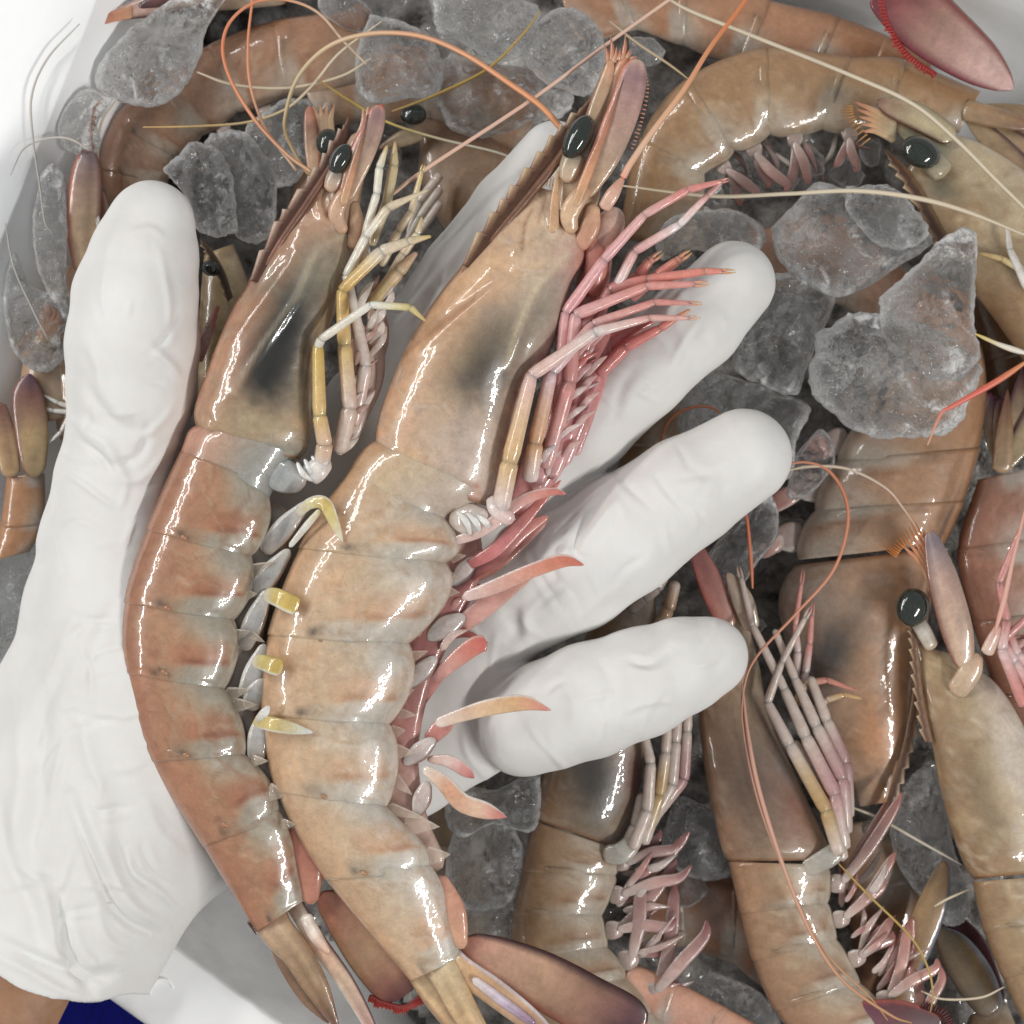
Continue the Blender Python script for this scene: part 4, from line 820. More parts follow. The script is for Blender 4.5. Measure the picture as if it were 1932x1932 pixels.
# --- body at the top edge
bd = [((1040, -60), (1090, 90)), ((1150, -70), (1200, 60)), ((1290, -60), (1290, 90)), ((1448, -2), (1400, 125)), ((1580, 30), (1530, 150)), ((1680, 70), (1640, 170)), ((1760, 110), (1740, 180))]
t = prawn_root('brown prawn body along the top edge under the pale straight feelers', (1400, 60, -470))
abdomen(t, bd, -468, .55, seg_color(pal((166, 116, 76), (170, 122, 86), (178, 140, 112)), seed=18, st=.4), 14, 44, M_BODY, .04)
# --- brown body behind the upper left ice
bd = [((690, 15), (690, 165)), ((520, 38), (545, 185)), ((398, 82), (450, 215)), ((290, 150), (385, 258)), ((212, 225), (338, 300)), ((186, 315), (318, 345)), ((222, 425), (310, 410))]
t = prawn_root('curved brown prawn body between the flat ice slab and the thumb tip', (380, 230, -420))
abdomen(t, bd, -385, .62, seg_color(pal((156, 108, 74), (164, 122, 88), (176, 150, 128)), (130, 76, 40), (84, 62, 46), (176, 160, 144), 19, .5), 16, 48, M_BODY, .05)
auto_parts(t, [bd[0], bd[1]], bd, -380, .6, LEGP, PALE, PALE*.9, PINK, legs=0, pleos=4, seed=6, pl=.6, reach=-.6)
# --- beak between ice and thumb at left
t = prawn_root('prawn with a purple tipped antennal scale standing upright left of the thumb', (165, 480, -330))
st = [((128, 500), (190, 500)), ((100, 600), (215, 610)), ((95, 720), (230, 730)), ((110, 830), (240, 850))]
carapace(t, st, -360, .6, cara_color(BROWN, seed=20), 30, 40, M_BODY)
blade('antennal_scale', [(160, 520, -300), (158, 430, -288), (162, 340, -284), (166, 292, -286), (168, 282, -286)], [40, 66, 62, 36, 8], [(196, 160, 116), (180, 148, 110), (150, 116, 100), (120, 104, 116), (180, 90, 50)], t, .25, edge=(170, 84, 44), edge2=(120, 76, 60), rib=(200, 176, 150))
blade('antennal_scale', [(190, 500, -310), (196, 430, -304), (190, 360, -302)], [26, 36, 14], [(190, 170, 140), (186, 150, 110), (170, 110, 80)], t, .25)
for k in range(3): leg(t, [(200, 560, -290), (185+8*k, 470, -286), (195-10*k, 420-12*k, -284)], [8, 6, 4], [(214, 196, 186), (214, 200, 190)])
# --- tail at the left edge
t = prawn_root('orange tail up prawn cut off by the left edge, purple tail tip', (40, 920, -380))
abdomen(t, [((-20, 1060), (60, 1040)), ((0, 990), (84, 985)), ((12, 900), (86, 892))], -345, .6, seg_color(pal((176, 120, 70), (184, 132, 84), (186, 150, 116)), seed=21, st=.3), 14, 36, M_BODY, .02)
blade('uropod', [(64, 900, -315), (60, 820, -308), (52, 745, -306), (56, 705, -308)], [40, 64, 60, 16], [(176, 150, 100), (180, 150, 96), (130, 76, 66), (66, 40, 76)], t, .2, edge=(120, 60, 44), rib=(150, 110, 60))
blade('uropod', [(22, 900, -320), (10, 830, -316), (-4, 760, -316)], [34, 44, 30], [(190, 150, 96), (180, 140, 90), (120, 70, 60)], t, .2)
for pts in ([(140, 770), (110, 760), (74, 742)], [(140, 778), (100, 775), (50, 764)], [(128, 790), (115, 815), (90, 838)]): leg(t, [(a, b, -315) for a, b in pts], [6, 5, 2.5], [(226, 222, 216), (224, 220, 212)])
# --- orange feelers under the low ice at the left
t = prawn_root('prawn head with orange feeler stems frozen behind the low ice at the left edge', (80, 640, -380))
carapace(t, [((60, 625), (110, 620)), ((40, 700), (130, 690)), ((30, 800), (140, 790))], -350, .6, cara_color(BROWN, seed=22), 24, 36, M_BODY)
for k in range(4): blade('antennule', [(80+8*k, 650, -318), (84+8*k, 610, -310), (76+14*k, 572+4*(k % 2), -306)], [16, 14, 3], [(190, 150, 100), (196, 130, 70), (196, 110, 50)], t, .6)
# --- beak at the top left corner
t = prawn_root('prawn beak with dark red scale poking out at the top left corner', (300, 0, -330))
carapace(t, [((330, -60), (330, 20)), ((400, -90), (420, 20)), ((520, -110), (540, 10))], -370, .6, cara_color(BROWN, seed=23), 24, 36, M_BODY)
blade('antennal_scale', [(430, -20, -320), (340, 0, -312), (240, 22, -310), (170, 40, -312)], [46, 52, 30, 8], [(190, 160, 140), (196, 176, 160), (176, 130, 120), (196, 110, 60)], t, .2, edge=(90, 44, 40))
blade('antennal_scale', [(380, -30, -316), (310, -4, -306), (262, 12, -306)], [28, 30, 10], [(84, 40, 40), (100, 50, 48), (70, 34, 40)], t, .25)
for k in range(4): blade('antennule', [(250, 14+5*k, -308), (210, 26+4*k, -304), (160+6*k, 30+7*k, -302)], [11, 9, 2], [(190, 130, 80), (200, 110, 60), (190, 96, 40)], t, .6)
# --- two heads behind the left hero
t = prawn_root('small dark eyed prawn head close behind the beak of the left held prawn', (600, 300, -300))
st = [((575, 290), (640, 280)), ((545, 380), (660, 380)), ((520, 480), (665, 480)), ((500, 600), (680, 600))]
carapace(t, st, -350, .6, cara_color(BROWN, seed=24), 30, 40, M_BODY)
ellipsoid('eye', (617, 268, -250), (21, 26, 20), 10, t, M_EYE)
blade('antennal_scale', [(592, 330, -290), (588, 270, -284), (584, 215, -284), (584, 200, -285)], [20, 28, 20, 5], [(196, 160, 120), (190, 150, 120), (176, 110, 80), (190, 100, 60)], t, .3, edge2=(190, 84, 40))
for k in range(4): blade('antennule', [(606+7*k, 260, -292), (600+8*k, 225, -288), (590+14*k, 200-2*k, -286)], [13, 11, 3], [(180, 150, 110), (190, 150, 110), (190, 130, 80)], t, .6)
t = prawn_root('prawn head with a round green black eye left of the index finger tip', (850, 300, -380))
st = [((765, 215), (800, 265)), ((830, 225), (790, 330)), ((930, 260), (830, 420)), ((1010, 330), (900, 500))]
carapace(t, st, -390, .6, cara_color(pal((140, 104, 74), (150, 120, 90), (150, 130, 108)), seed=25), 30, 40, M_BODY)
ellipsoid('eye', (780, 216, -300), (25, 21, 20), 0, t, M_EYE)
blade('antennal_scale', [(800, 250, -330), (760, 262, -326), (715, 280, -326)], [26, 32, 8], [(180, 160, 120), (176, 156, 120), (150, 110, 80)], t, .3)
for k in range(3): leg(t, [(830, 330+26*k, -300), (790, 380+30*k, -296), (770-10*k, 440+26*k, -296)], [11, 9, 6], [PALE, (214, 204, 190), PALE*.95])
# --- head between thumb and left hero
t = prawn_root('olive prawn head squeezed between the thumb and the left held prawn', (420, 560, -300))
st = [((385, 480), (440, 460)), ((378, 560), (470, 540)), ((372, 650), (480, 640)), ((370, 760), (490, 760))]
carapace(t, st, -300, .6, cara_color(pal((120, 96, 66), (164, 144, 104), (176, 160, 130)), seed=26), 30, 40, M_BODY)
ellipsoid('eye', (398, 506, -215), (18, 15, 14), 20, t, M_EYE)
rostrum(t, [(430, 570), (412, 520), (392, 480), (376, 450)], [(440, 560), (424, 512), (402, 474), (380, 449)], -222, 8, cols=((120, 90, 60), (70, 52, 36)), amp=6)
for k in range(3): leg(t, [(376, 680-14*k, -205), (392, 640-10*k, -200), (404+4*k, 610-16*k, -198)], [9, 8, 5], [(206, 130, 124), (222, 176, 170), (196, 90, 84)])
# --- under the fingers
t = prawn_root('smooth brown prawn seen through the gap between middle and ring fingers', (1200, 900, -360))
abdomen(t, [((1130, 1060), (1260, 1090)), ((1150, 950), (1275, 970)), ((1175, 840), (1282, 850)), ((1195, 740), (1290, 745)), ((1215, 640), (1300, 640))], -385, .6, seg_color(pal((150, 110, 72), (160, 128, 92), (170, 145, 118)), seed=27, st=.3), 14, 40, M_BODY, .02)
# --- blue edged tails at lower right
t = prawn_root('ochre prawn with blue edged tail blades pointing up, lower right', (1700, 1830, -420))
abdomen(t, [((1640, 2060), (1760, 2080)), ((1650, 1960), (1752, 1975)), ((1672, 1850), (1742, 1860))], -430, .6, seg_color(pal((150, 110, 66), (160, 124, 82), (168, 140, 110)), seed=28, st=.3), 14, 36, M_BODY, .02)
blade('uropod', [(1706, 1850, -390), (1730, 1780, -380), (1765, 1690, -376), (1782, 1625, -378)], [40, 62, 54, 20], [(170, 120, 80), (160, 124, 72), (150, 116, 66), (130, 100, 60)], t, .15, edge2=(96, 110, 132))
blade('uropod', [(1700, 1850, -375), (1706, 1790, -368), (1722, 1730, -366)], [36, 44, 10], [(190, 110, 90), (176, 84, 66), (150, 80, 60)], t, .2)
t = prawn_root('olive prawn tail with a pale blue rim low at the right edge', (1840, 1860, -470))
abdomen(t, [((1760, 2080), (1900, 2060)), ((1800, 2000), (1930, 1980)), ((1830, 1915), (1900, 1890))], -500, .5, seg_color(pal((110, 84, 52), (130, 104, 68), (140, 120, 90)), seed=29, st=.2), 12, 36, M_BODY, .02)
blade('uropod', [(1875, 1915, -450), (1840, 1850, -445), (1800, 1790, -442), (1768, 1752, -444)], [50, 76, 66, 20], [(120, 96, 60), (130, 106, 66), (140, 116, 74), (120, 100, 70)], t, .12, edge2=(140, 150, 168), edge=(90, 70, 56))
blade('uropod', [(1880, 1900, -480), (1830, 1790, -476), (1790, 1720, -476)], [50, 66, 20], [(90, 50, 60), (86, 44, 60), (70, 36, 60)], t, .12)
# --- pink tail at the bottom
t = prawn_root('pinkish prawn body at the bottom edge beside the dark tail blade', (1300, 1920, -330))
abdomen(t, [((1190, 1815), (1150, 1925)), ((1275, 1850), (1240, 1960)), ((1370, 1900), (1320, 1990)), ((1460, 1950), (1410, 2030))], -335, .55, seg_color(pal((206, 150, 120), (212, 160, 136), (196, 120, 100)), seed=30, st=.4), 14, 40, M_BODY, .04)
o = blade('uropod', [(1780, 1935, -300), (1700, 1918, -294), (1610, 1925, -292), (1530, 1945, -294)], [30, 62, 66, 40], [(70, 30, 34), (96, 36, 44), (120, 60, 90), (150, 70, 50)], t, .15, edge=(90, 30, 28), edge2=(160, 56, 36))
comb(o, [(1740, 1900, -292), (1775, 1915, -292), (1790, 1940, -292)], 14, 14, 3.5, [(60, 20, 20), (90, 30, 26)], flip=1)
# --- dark bodies deeper down
t = prawn_root('dark shaded prawn lying crosswise below the two head up prawns', (1330, 1740, -480))
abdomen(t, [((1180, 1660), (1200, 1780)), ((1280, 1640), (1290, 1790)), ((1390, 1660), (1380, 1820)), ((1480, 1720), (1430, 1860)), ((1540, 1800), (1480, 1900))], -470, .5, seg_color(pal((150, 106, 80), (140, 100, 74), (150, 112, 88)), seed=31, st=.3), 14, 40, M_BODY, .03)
t = prawn_root('deep shaded prawn between the top edge ice and the left prawn feelers', (800, 120, -500))
abdomen(t, [((560, 120), (600, 240)), ((680, 100), (700, 230)), ((800, 110), (810, 240)), ((920, 140), (910, 270)), ((1020, 190), (980, 300))], -400, .55, seg_color(pal((160, 118, 88), (166, 130, 100), (176, 146, 118)), seed=32, st=.3), 14, 40, M_BODY, .03)
t = prawn_root('deep shaded prawn under the biggest ice chunk at the right', (1650, 640, -480))
abdomen(t, [((1400, 440), (1420, 560)), ((1500, 420), (1510, 560)), ((1600, 440), (1590, 580)), ((1700, 500), (1660, 630)), ((1780, 590), (1700, 700)), ((1830, 700), (1730, 780))], -345, .5, seg_color(pal((170, 124, 92), (176, 136, 108), (180, 150, 126)), seed=33, st=.3), 14, 40, M_BODY, .03)
t = prawn_root('deep shaded prawn below the ice left of the lower prawns', (900, 1640, -520))
abdomen(t, [((800, 1500), (920, 1480)), ((810, 1600), (940, 1600)), ((830, 1700), (950, 1720)), ((870, 1790), (960, 1830))], -430, .5, seg_color(pal((150, 124, 100), (160, 140, 116), (170, 150, 126)), seed=34, st=.2), 12, 36, M_BODY, .03)
t = prawn_root('deep shaded prawn in the gap below the beak down prawn', (1620, 1700, -520))
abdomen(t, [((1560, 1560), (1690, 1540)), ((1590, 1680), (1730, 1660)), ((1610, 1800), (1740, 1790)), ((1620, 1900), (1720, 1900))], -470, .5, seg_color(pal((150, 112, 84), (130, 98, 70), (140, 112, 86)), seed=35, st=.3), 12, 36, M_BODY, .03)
t = prawn_root('deep shaded prawn between the right edge tail and the beak down prawn', (1860, 640, -500))
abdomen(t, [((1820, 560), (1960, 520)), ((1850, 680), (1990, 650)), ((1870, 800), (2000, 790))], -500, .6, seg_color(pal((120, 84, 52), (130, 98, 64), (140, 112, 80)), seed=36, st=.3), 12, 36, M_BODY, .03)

def tangle(owner_label, seed, spots, cols, ln, wd, zr, ang):
    rg = random.Random(seed); o = [q for q in C.objects if q.get('label') == owner_label][0]
    for (x, y), k in spots:
        for i in range(k):
            a = math.radians(ang+rg.uniform(-38, 38)); l = rg.uniform(*ln); z0 = rg.uniform(*zr); bx, by = x+rg.uniform(-22, 22), y+rg.uniform(-22, 22); c = np.array(cols[rg.randrange(len(cols))], float); bd_ = rg.uniform(-.25, .25)
            blade('gill_filament', [(bx, by, z0), (bx+l*.5*math.cos(a), by+l*.5*math.sin(a), z0+10), (bx+l*math.cos(a+bd_), by+l*math.sin(a+bd_), z0)], [rg.uniform(*wd)*.7, rg.uniform(*wd), 3], [np.array((206, 188, 180)), c, c*.82], o, .4, n=14, m=9, edge=c*.5+100)
RC = [(170, 96, 92), (150, 66, 66), (196, 160, 152), (184, 120, 114), (206, 186, 178)]
tangle('grey brown prawn with dark carapace coming out from under the little finger', 3, [((1190, 1660), 5), ((1180, 1730), 6), ((1200, 1800), 6), ((1235, 1860), 4)], RC, (50, 120), (8, 20), (-350, -300), -35)
tangle('head up prawn with a dark brown carapace just right of the little finger', 5, [((1600, 1690), 4), ((1620, 1780), 5), ((1650, 1850), 5)], RC, (50, 110), (8, 18), (-345, -300), -50)
tangle('pale olive prawn at the right edge with round eye and long tapering antennal scale', 6, [((1905, 1230), 5), ((1920, 1300), 5)], RC[:4], (50, 100), (7, 14), (-290, -240), -30)
tangle('tan curled prawn body crossing the upper right, red tail paddle against the foam', 7, [((1370, 300), 4), ((1440, 275), 5), ((1520, 265), 5), ((1590, 260), 3)], [(170, 140, 136), (150, 104, 100), (190, 176, 168), (136, 84, 82)], (40, 90), (6, 14), (-420, -380), 70)
# ================================================================ the two prawns on the palm
# ---------------- right prawn
R = prawn_root('right one of the two held prawns, tan with pink red legs and a grey blotch', (780, 1100, -80))
RST = [((990, 345), (1082, 372)), ((937, 410), (1098, 435)), ((882, 486), (1103, 487)), ((833, 548), (1079, 537)), ((790, 612), (1062, 602)), ((757, 674), (1037, 665)), ((728, 745), (992, 735)), ((711, 798), (962, 838)), ((708, 845), (945, 905)), ((722, 895), (926, 957))]
RP = pal((204, 154, 108), (212, 182, 146), (198, 178, 166))
def rextra(L, c, N, N2):
    x, y = L.x, L.y
    c = mixc(c, (205, 150, 140), .8*blob(x, y, 1090, 500, 40, 55)); c = mixc(c, (206, 120, 96), .7*blob(x, y, 1102, 470, 14, 40, 10))
    c = mixc(c, (222, 182, 128), .7*blob(x+20*N, y, 900, 520, 60, 26, -50)); c = mixc(c, (206, 150, 96), .6*blob(x, y, 830, 600, 50, 100, 38))
    c = mixc(c, (150, 138, 118), .75*blob(x, y, 1015, 600, 34, 110, 36)); c = mixc(c, (216, 200, 160), .55*np.exp(-(pdist(x, y, [(1070, 480), (1010, 545), (975, 620), (955, 690)])[0]/7)**2))
    c = mixc(c, (190, 172, 164), .6*blob(x, y, 860, 850, 90, 70, 20)); c = mixc(c, (216, 172, 118), .7*blob(x, y, 775, 870, 26, 26))
    c = mixc(c, (206, 130, 100), .6*blob(x+14*N, y+10*N2, 880, 930, 34, 16, 15)); c = mixc(c, (190, 70, 50), .5*np.exp(-((x-900)/5)**2-((y-917)/4)**2))
    c = mixc(c, (150, 92, 60), .45*np.exp(-(pdist(x, y, [(985, 470), (990, 420), (1005, 395)])[0]/2.5)**2)); c = mixc(c, (160, 104, 66), .4*np.exp(-(pdist(x, y, [(1015, 420), (1030, 370), (1050, 320)])[0]/3)**2))
    c = mixc(c, (172, 112, 64), .6*np.exp(-(pdist(x, y, [(760, 670), (850, 600), (980, 500)])[0]/5)**2)*(x < 900))
    c = mixc(c, (128, 78, 44), .7*sstep(.045, .0, L.t)*(y < 640))
    return c
carapace(R, RST, [-4, 0, 0, 0, -4], [.50, .62, .66, .66, .64], cara_color(RP, [(908, 690, 66, 74, 30, (62, 56, 48), 1.0), (945, 635, 42, 66, 30, (116, 104, 88), .7), (850, 660, 50, 50, 0, (196, 164, 122), .5)], 1, rextra), 110, 110, M_SHELL,
    [([(1085, 470), (1020, 540), (985, 620), (960, 690)], 5, 9), ([(1100, 430), (1060, 420), (1056, 380)], -6, 8), ([(985, 520), (990, 440), (1010, 390)], -4, 6), ([(760, 690), (850, 610), (990, 500)], 4, 8), ([(1060, 600), (1000, 720), (965, 830)], -4, 10), ([(735, 850), (790, 905), (915, 945)], 3.5, 6), ([(1058, 395), (1045, 425), (1075, 450)], 6, 12)])
RBD = [((664, 874), (838, 962)), ((567, 1026), (852, 1062)), ((506, 1190), (782, 1214)), ((492, 1341), (744, 1366)), ((519, 1487), (738, 1522)), ((608, 1652), (818, 1640)), ((774, 1851), (868, 1808))]
RAP = pal((204, 158, 110), (208, 186, 154), (198, 186, 174))
def joint_skin(t, D, V, z, c):
    L = loft(np.array(D, float), np.array(V, float), z, .655, 14, 48); col = ramp_cols(np.clip(L.t+.1*fbm(L.v, .02, 2), 0, 1), c); mk('joint_skin', L.v, L.f, col, M_SHELL, t)
joint_skin(R, [(722, 826), (694, 838), (668, 868), (650, 905)], [(925, 930), (888, 962), (850, 972), (840, 985)], 0, [(196, 150, 104), (206, 180, 142), (198, 180, 160), (200, 184, 170)])
abdomen(R, RBD, [0, 0, 0, 0, -2, -10, -30], [.66, .66, .66, .66, .66, .62, .58], seg_color(RAP, (172, 112, 66), (86, 70, 54), (196, 188, 176), 2, .75), 34, 90, M_SHELL, .14, .06)
def lump(t, x, y, z, r, col, nm='hinge'): ellipsoid(nm, (x, y, z), (r, r*.75, r*.6), 30, t, M_LIMB, col, 10, 12)
for x, y, z in ((655, 1072, 92), (605, 1208, 92), (575, 1345, 82), (611, 1503, 76), (687, 1648, 62)): lump(R, x, y, z-4, 6.5, (176, 122, 74))
rostrum(R, [(872, 500), (917, 425), (944, 388), (966, 358), (998, 318), (1028, 281), (1056, 245), (1078, 226), (1124, 170)], [(900, 512), (950, 446), (984, 402), (1006, 374), (1034, 336), (1060, 300), (1082, 262), (1099, 240), (1130, 176)], [44, 34, 26, 24, 18], 10, cols=((132, 84, 42), (82, 46, 20)), amp=10)
blade('carina', [(870, 520, 40), (930, 450, 36), (1000, 368, 30), (1060, 292, 26), (1110, 210, 16)], [10, 15, 17, 16, 5], [(150, 100, 58), (124, 78, 40), (110, 66, 34), (126, 80, 42), (160, 116, 70)], R, 1.0, M_HORN)
blade('head_core', [(1080, 440, 4), (1090, 360, 14), (1108, 290, 18), (1128, 220, 18), (1146, 160, 18)], [70, 84, 76, 50, 26], [(206, 168, 124), (196, 164, 126), (176, 150, 116), (186, 150, 112), (200, 150, 110)], R, .5, n=30)
blade('head_spine', [(1044, 440, 44), (1046, 380, 46), (1052, 318, 40)], [22, 16, 3], [(206, 160, 110), (200, 150, 100), (206, 160, 110)], R, .5)
ellipsoid('eye', (1091, 259, 44), (46, 25, 26), -62, R, M_EYE)
blade('eye_stalk', [(1068, 345, 34), (1076, 315, 38), (1088, 285, 36)], [30, 42, 44], [(206, 176, 140), (190, 170, 140), (120, 110, 96)], R, .7)
blade('antennal_scale', [(1100, 372, 38), (1140, 295, 46), (1178, 205, 44), (1196, 140, 40), (1203, 112, 38)], [30, 58, 60, 50, 22], [(206, 166, 120), (190, 158, 130), (184, 142, 130), (156, 118, 124), (204, 168, 150)], R, .26, edge=(206, 120, 92), n=44, rib=(150, 112, 96))
blade('scale_ridge', [(1084, 392, 52), (1112, 318, 58), (1146, 235, 55), (1176, 150, 46)], [20, 18, 11, 3], [(212, 160, 106), (208, 140, 88), (176, 104, 70), (130, 84, 66)], R, .5, n=30)
comb(R, [(1194, 280, 44), (1212, 225, 42), (1222, 165, 40), (1212, 118, 38)], 6, 24, 1.6, [(196, 140, 116), (200, 126, 98)], flip=1)
blade('antenna_base', [(1080, 440, 34), (1074, 405, 44), (1092, 372, 48), (1112, 352, 42)], [24, 36, 34, 20], [(206, 164, 120), (212, 176, 134), (212, 166, 122), (208, 146, 104)], R, .5, n=30)
blade('antenna_base', [(1090, 470, 20), (1112, 430, 30), (1120, 385, 32)], [28, 38, 24], [(206, 140, 106), (206, 148, 110), (212, 164, 122)], R, .4)
blade('antenna_base', [(1138, 395, 44), (1156, 366, 50), (1176, 335, 44)], [24, 26, 10], [(216, 168, 144), (214, 166, 142), (210, 144, 116)], R, .6)
blade('jaw', [(1125, 470, 0), (1150, 425, 6), (1165, 392, 0)], [40, 56, 30], [(206, 150, 130), (208, 164, 146), (206, 170, 150)], R, .6)
blade('jaw', [(1112, 560, -6), (1125, 500, 4), (1120, 440, 8)], [30, 44, 30], [(206, 110, 96), (208, 120, 100), (208, 130, 100)], R, .6)
blade('antennule', [(1100, 275, 26), (1126, 200, 32), (1146, 140, 34), (1152, 112, 34)], [22, 30, 24, 12], [(170, 146, 112), (176, 146, 110), (206, 158, 118), (214, 136, 84)], R, .6, edge=(150, 110, 74), rib=(120, 100, 76))
blade('antennule', [(1122, 260, 20), (1150, 180, 26), (1172, 130, 28), (1184, 104, 28)], [18, 26, 26, 16], [(190, 160, 126), (200, 160, 124), (214, 150, 104), (210, 116, 62)], R, .6)
for k, (x, y, x2, y2) in enumerate([(1148, 118, 1140, 84), (1154, 114, 1152, 66), (1158, 116, 1163, 88), (1166, 112, 1170, 92), (1174, 112, 1180, 64), (1182, 108, 1188, 92), (1190, 112, 1202, 106)]):
    v, f, c = tube_geo([(x, y, 30), ((x+x2)/2+2, (y+y2)/2, 33), (x2, y2, 34)], [6.5-.3*k, 4, .8], [(206, 150, 104), (190, 104, 60), (140, 90, 60)], 7, 5); mk('antennule', v, f, c, M_LIMB, R)
comb(R, [(1020, 345, 30), (1045, 350, 34), (1068, 330, 36)], 16, 10, 1.2, [(190, 150, 100), (170, 120, 80)], flip=1)
# walking legs of the right prawn
PK = np.array((220, 162, 158)); PK2 = np.array((208, 128, 122)); WP = np.array((226, 206, 204)); OR = np.array((214, 160, 80))
leg(R, [(944, 962, 40), (962, 872, 66), (1003, 708, 72), (1122, 627, 62), (1225, 600, 52), (1300, 600, 46)], [21, 20, 15, 12, 8, 5], [WP, (216, 178, 116), (226, 186, 176), WP, (222, 160, 150)], claw=(22, (214, 160, 100)))
leg(R, [(1000, 905, 28), (1010, 836, 48), (1040, 702, 52), (1120, 612, 44), (1235, 570, 38), (1300, 572, 36)], [19, 18, 15, 12, 8, 5], [WP, (214, 160, 110), (226, 190, 196), PK, (214, 130, 120)], claw=(26, (214, 140, 60)))
leg(R, [(1030, 880, 18), (1075, 720, 34), (1086, 594, 40), (1220, 540, 34), (1310, 536, 36)], [18, 17, 14, 10, 7], [PK, PK2, (220, 160, 160), (222, 140, 130)], claw=(28, (220, 150, 60)))
leg(R, [(1050, 800, 16), (1068, 590, 34), (1140, 490, 34), (1216, 405, 36), (1298, 358, 38), (1362, 342, 38)], [15, 14, 12, 10, 9, 5], [PK2, (222, 150, 156), (222, 160, 164), PK, (218, 120, 110)], claw=(14, (214, 120, 90)))
leg(R, [(1148, 560, -4), (1163, 542, 14), (1197, 474, 18), (1282, 424, 22), (1336, 368, 24), (1368, 338, 22)], [12, 12, 11, 9, 7, 3], [PK, WP, PK, (232, 212, 212), (224, 160, 156)], claw=None)
leg(R, [(1086, 700, 6), (1150, 545, 14), (1222, 528, 16), (1330, 512, 28), (1362, 512, 28)], [16, 14, 12, 9, 6], [PK2, PK2, (216, 116, 100), (222, 120, 96)], claw=(26, (206, 170, 70)))
leg(R, [(1130, 705, -14), (1180, 655, -6), (1245, 620, 0), (1300, 585, 4)], [16, 14, 10, 4], [(206, 110, 104), (206, 92, 84), (210, 104, 88), (214, 140, 84)])
leg(R, [(1168, 560, -20), (1206, 520, -10), (1226, 492, -4), (1232, 488, -4)], [16, 14, 10, 8], [PK2, (222, 110, 96), (224, 130, 100)], claw=(22, (206, 160, 70)))
leg(R, [(1190, 560, -28), (1240, 520, -14), (1278, 492, -8), (1284, 488, -8)], [16, 13, 10, 8], [PK2, (222, 110, 96), (224, 126, 90)], claw=(24, (214, 150, 50)))
for k, (pts, wd) in enumerate([([(1010, 930), (1046, 800), (1075, 690)], (26, 34, 22)), ([(1040, 905), (1078, 790), (1112, 680)], (26, 38, 24)), ([(1062, 880), (1098, 780), (1140, 670)], (24, 34, 22)), ([(1070, 800), (1110, 690), (1128, 600)], (24, 36, 22)), ([(1086, 860), (1112, 780), (1136, 720)], (16, 22, 12))]):
    blade('coxa', [(a, b, 8-12*k) for a, b in pts], list(wd), [(222, 170, 170), np.array((208, 126, 128))-6*k, (206, 110, 110)], R, .6, seedn=k)
jt = random.Random(9)
for k in range(7):
    jx, jy, jl = jt.uniform(-8, 8), jt.uniform(-12, 12), jt.uniform(.7, 1.5)
    blade('gill_plate', [(1062+8*k+jx, 865-36*k+jy, 4), (1062+8*k+jx+22*jl, 865-36*k+jy-26*jl, 14), (1062+6*k+jx+44*jl, 865-36*k+jy-38*jl, 4)], [8, 13, 3], [(214, 164, 162), (218, 172, 168), (212, 160, 154)], R, .4, M_LIMB)
for k, (pts, wd, cc) in enumerate([([(960, 975), (1010, 900), (1052, 800), (1082, 690), (1096, 590)], [40, 74, 96, 88, 40], (196, 120, 118)), ([(1000, 930), (1052, 850), (1092, 760), (1122, 680), (1140, 610)], [30, 60, 72, 60, 24], (206, 116, 112)), ([(1090, 600), (1116, 540), (1130, 480), (1140, 420)], [40, 60, 50, 24], (206, 132, 118)), ([(1110, 720), (1140, 660), (1186, 620), (1236, 606)], [30, 44, 36, 6], (196, 84, 78))]):
    blade('gill_mass', [(a, b, -22-4*k) for a, b in pts], wd, [np.array(cc)*1.04, cc, np.array(cc)*.96], R, .5, n=40, m=24, seedn=k)
tg = random.Random(4)
for k in range(40):
    u = k/39; bx, by = 1010+70*u+tg.uniform(-8, 26), 905-290*u+tg.uniform(-14, 14); a = math.radians(-62+tg.uniform(-16, 22)); l = tg.uniform(40, 92); z0 = tg.uniform(-14, 34)
    cc = np.array([(220, 160, 158), (206, 110, 108), (228, 200, 198), (200, 90, 84)][tg.randrange(4)], float)
    blade('gill_filament', [(bx, by, z0), (bx+l*.5*math.cos(a)+tg.uniform(-5, 5), by+l*.5*math.sin(a), z0+8), (bx+l*math.cos(a+.15), by+l*math.sin(a+.15), z0+2)], [tg.uniform(5, 10), tg.uniform(8, 17), 2.5], [cc*.95, cc, cc*.9], R, .5, n=12, m=9)
for k in range(8):
    u = k/18; bx, by = 876-95*u*(1.2 if u < .6 else .72+.48*(1-u)), 1060+430*u; a = math.radians(-40+tg.uniform(-26, 30)+30*u); l = tg.uniform(36, 100)*(1-.35*u); z0 = tg.uniform(-20, 6)
    cc = np.array([(206, 130, 122), (186, 86, 78), (216, 178, 168), (176, 70, 60)][tg.randrange(4)], float)
    blade('gill_filament', [(bx, by, z0), (bx+l*.5*math.cos(a), by+l*.5*math.sin(a)-4, z0+6), (bx+l*math.cos(a+.2), by+l*math.sin(a+.2), z0)], [tg.uniform(8, 14), tg.uniform(10, 18), 3], [cc, cc*1.02, cc*.85], R, .4, n=12, m=9)
blade('coxa', [(930, 935, 34), (938, 960, 46), (968, 985, 40)], [26, 34, 26], [(232, 220, 214), (234, 216, 212), (224, 180, 176)], R, .6)
blade('gill_cover', [(852, 962, 20), (885, 980, 34), (925, 985, 34)], [46, 62, 44], [(196, 180, 166), (206, 196, 188), (222, 206, 200)], R, .5, M_SHELL)
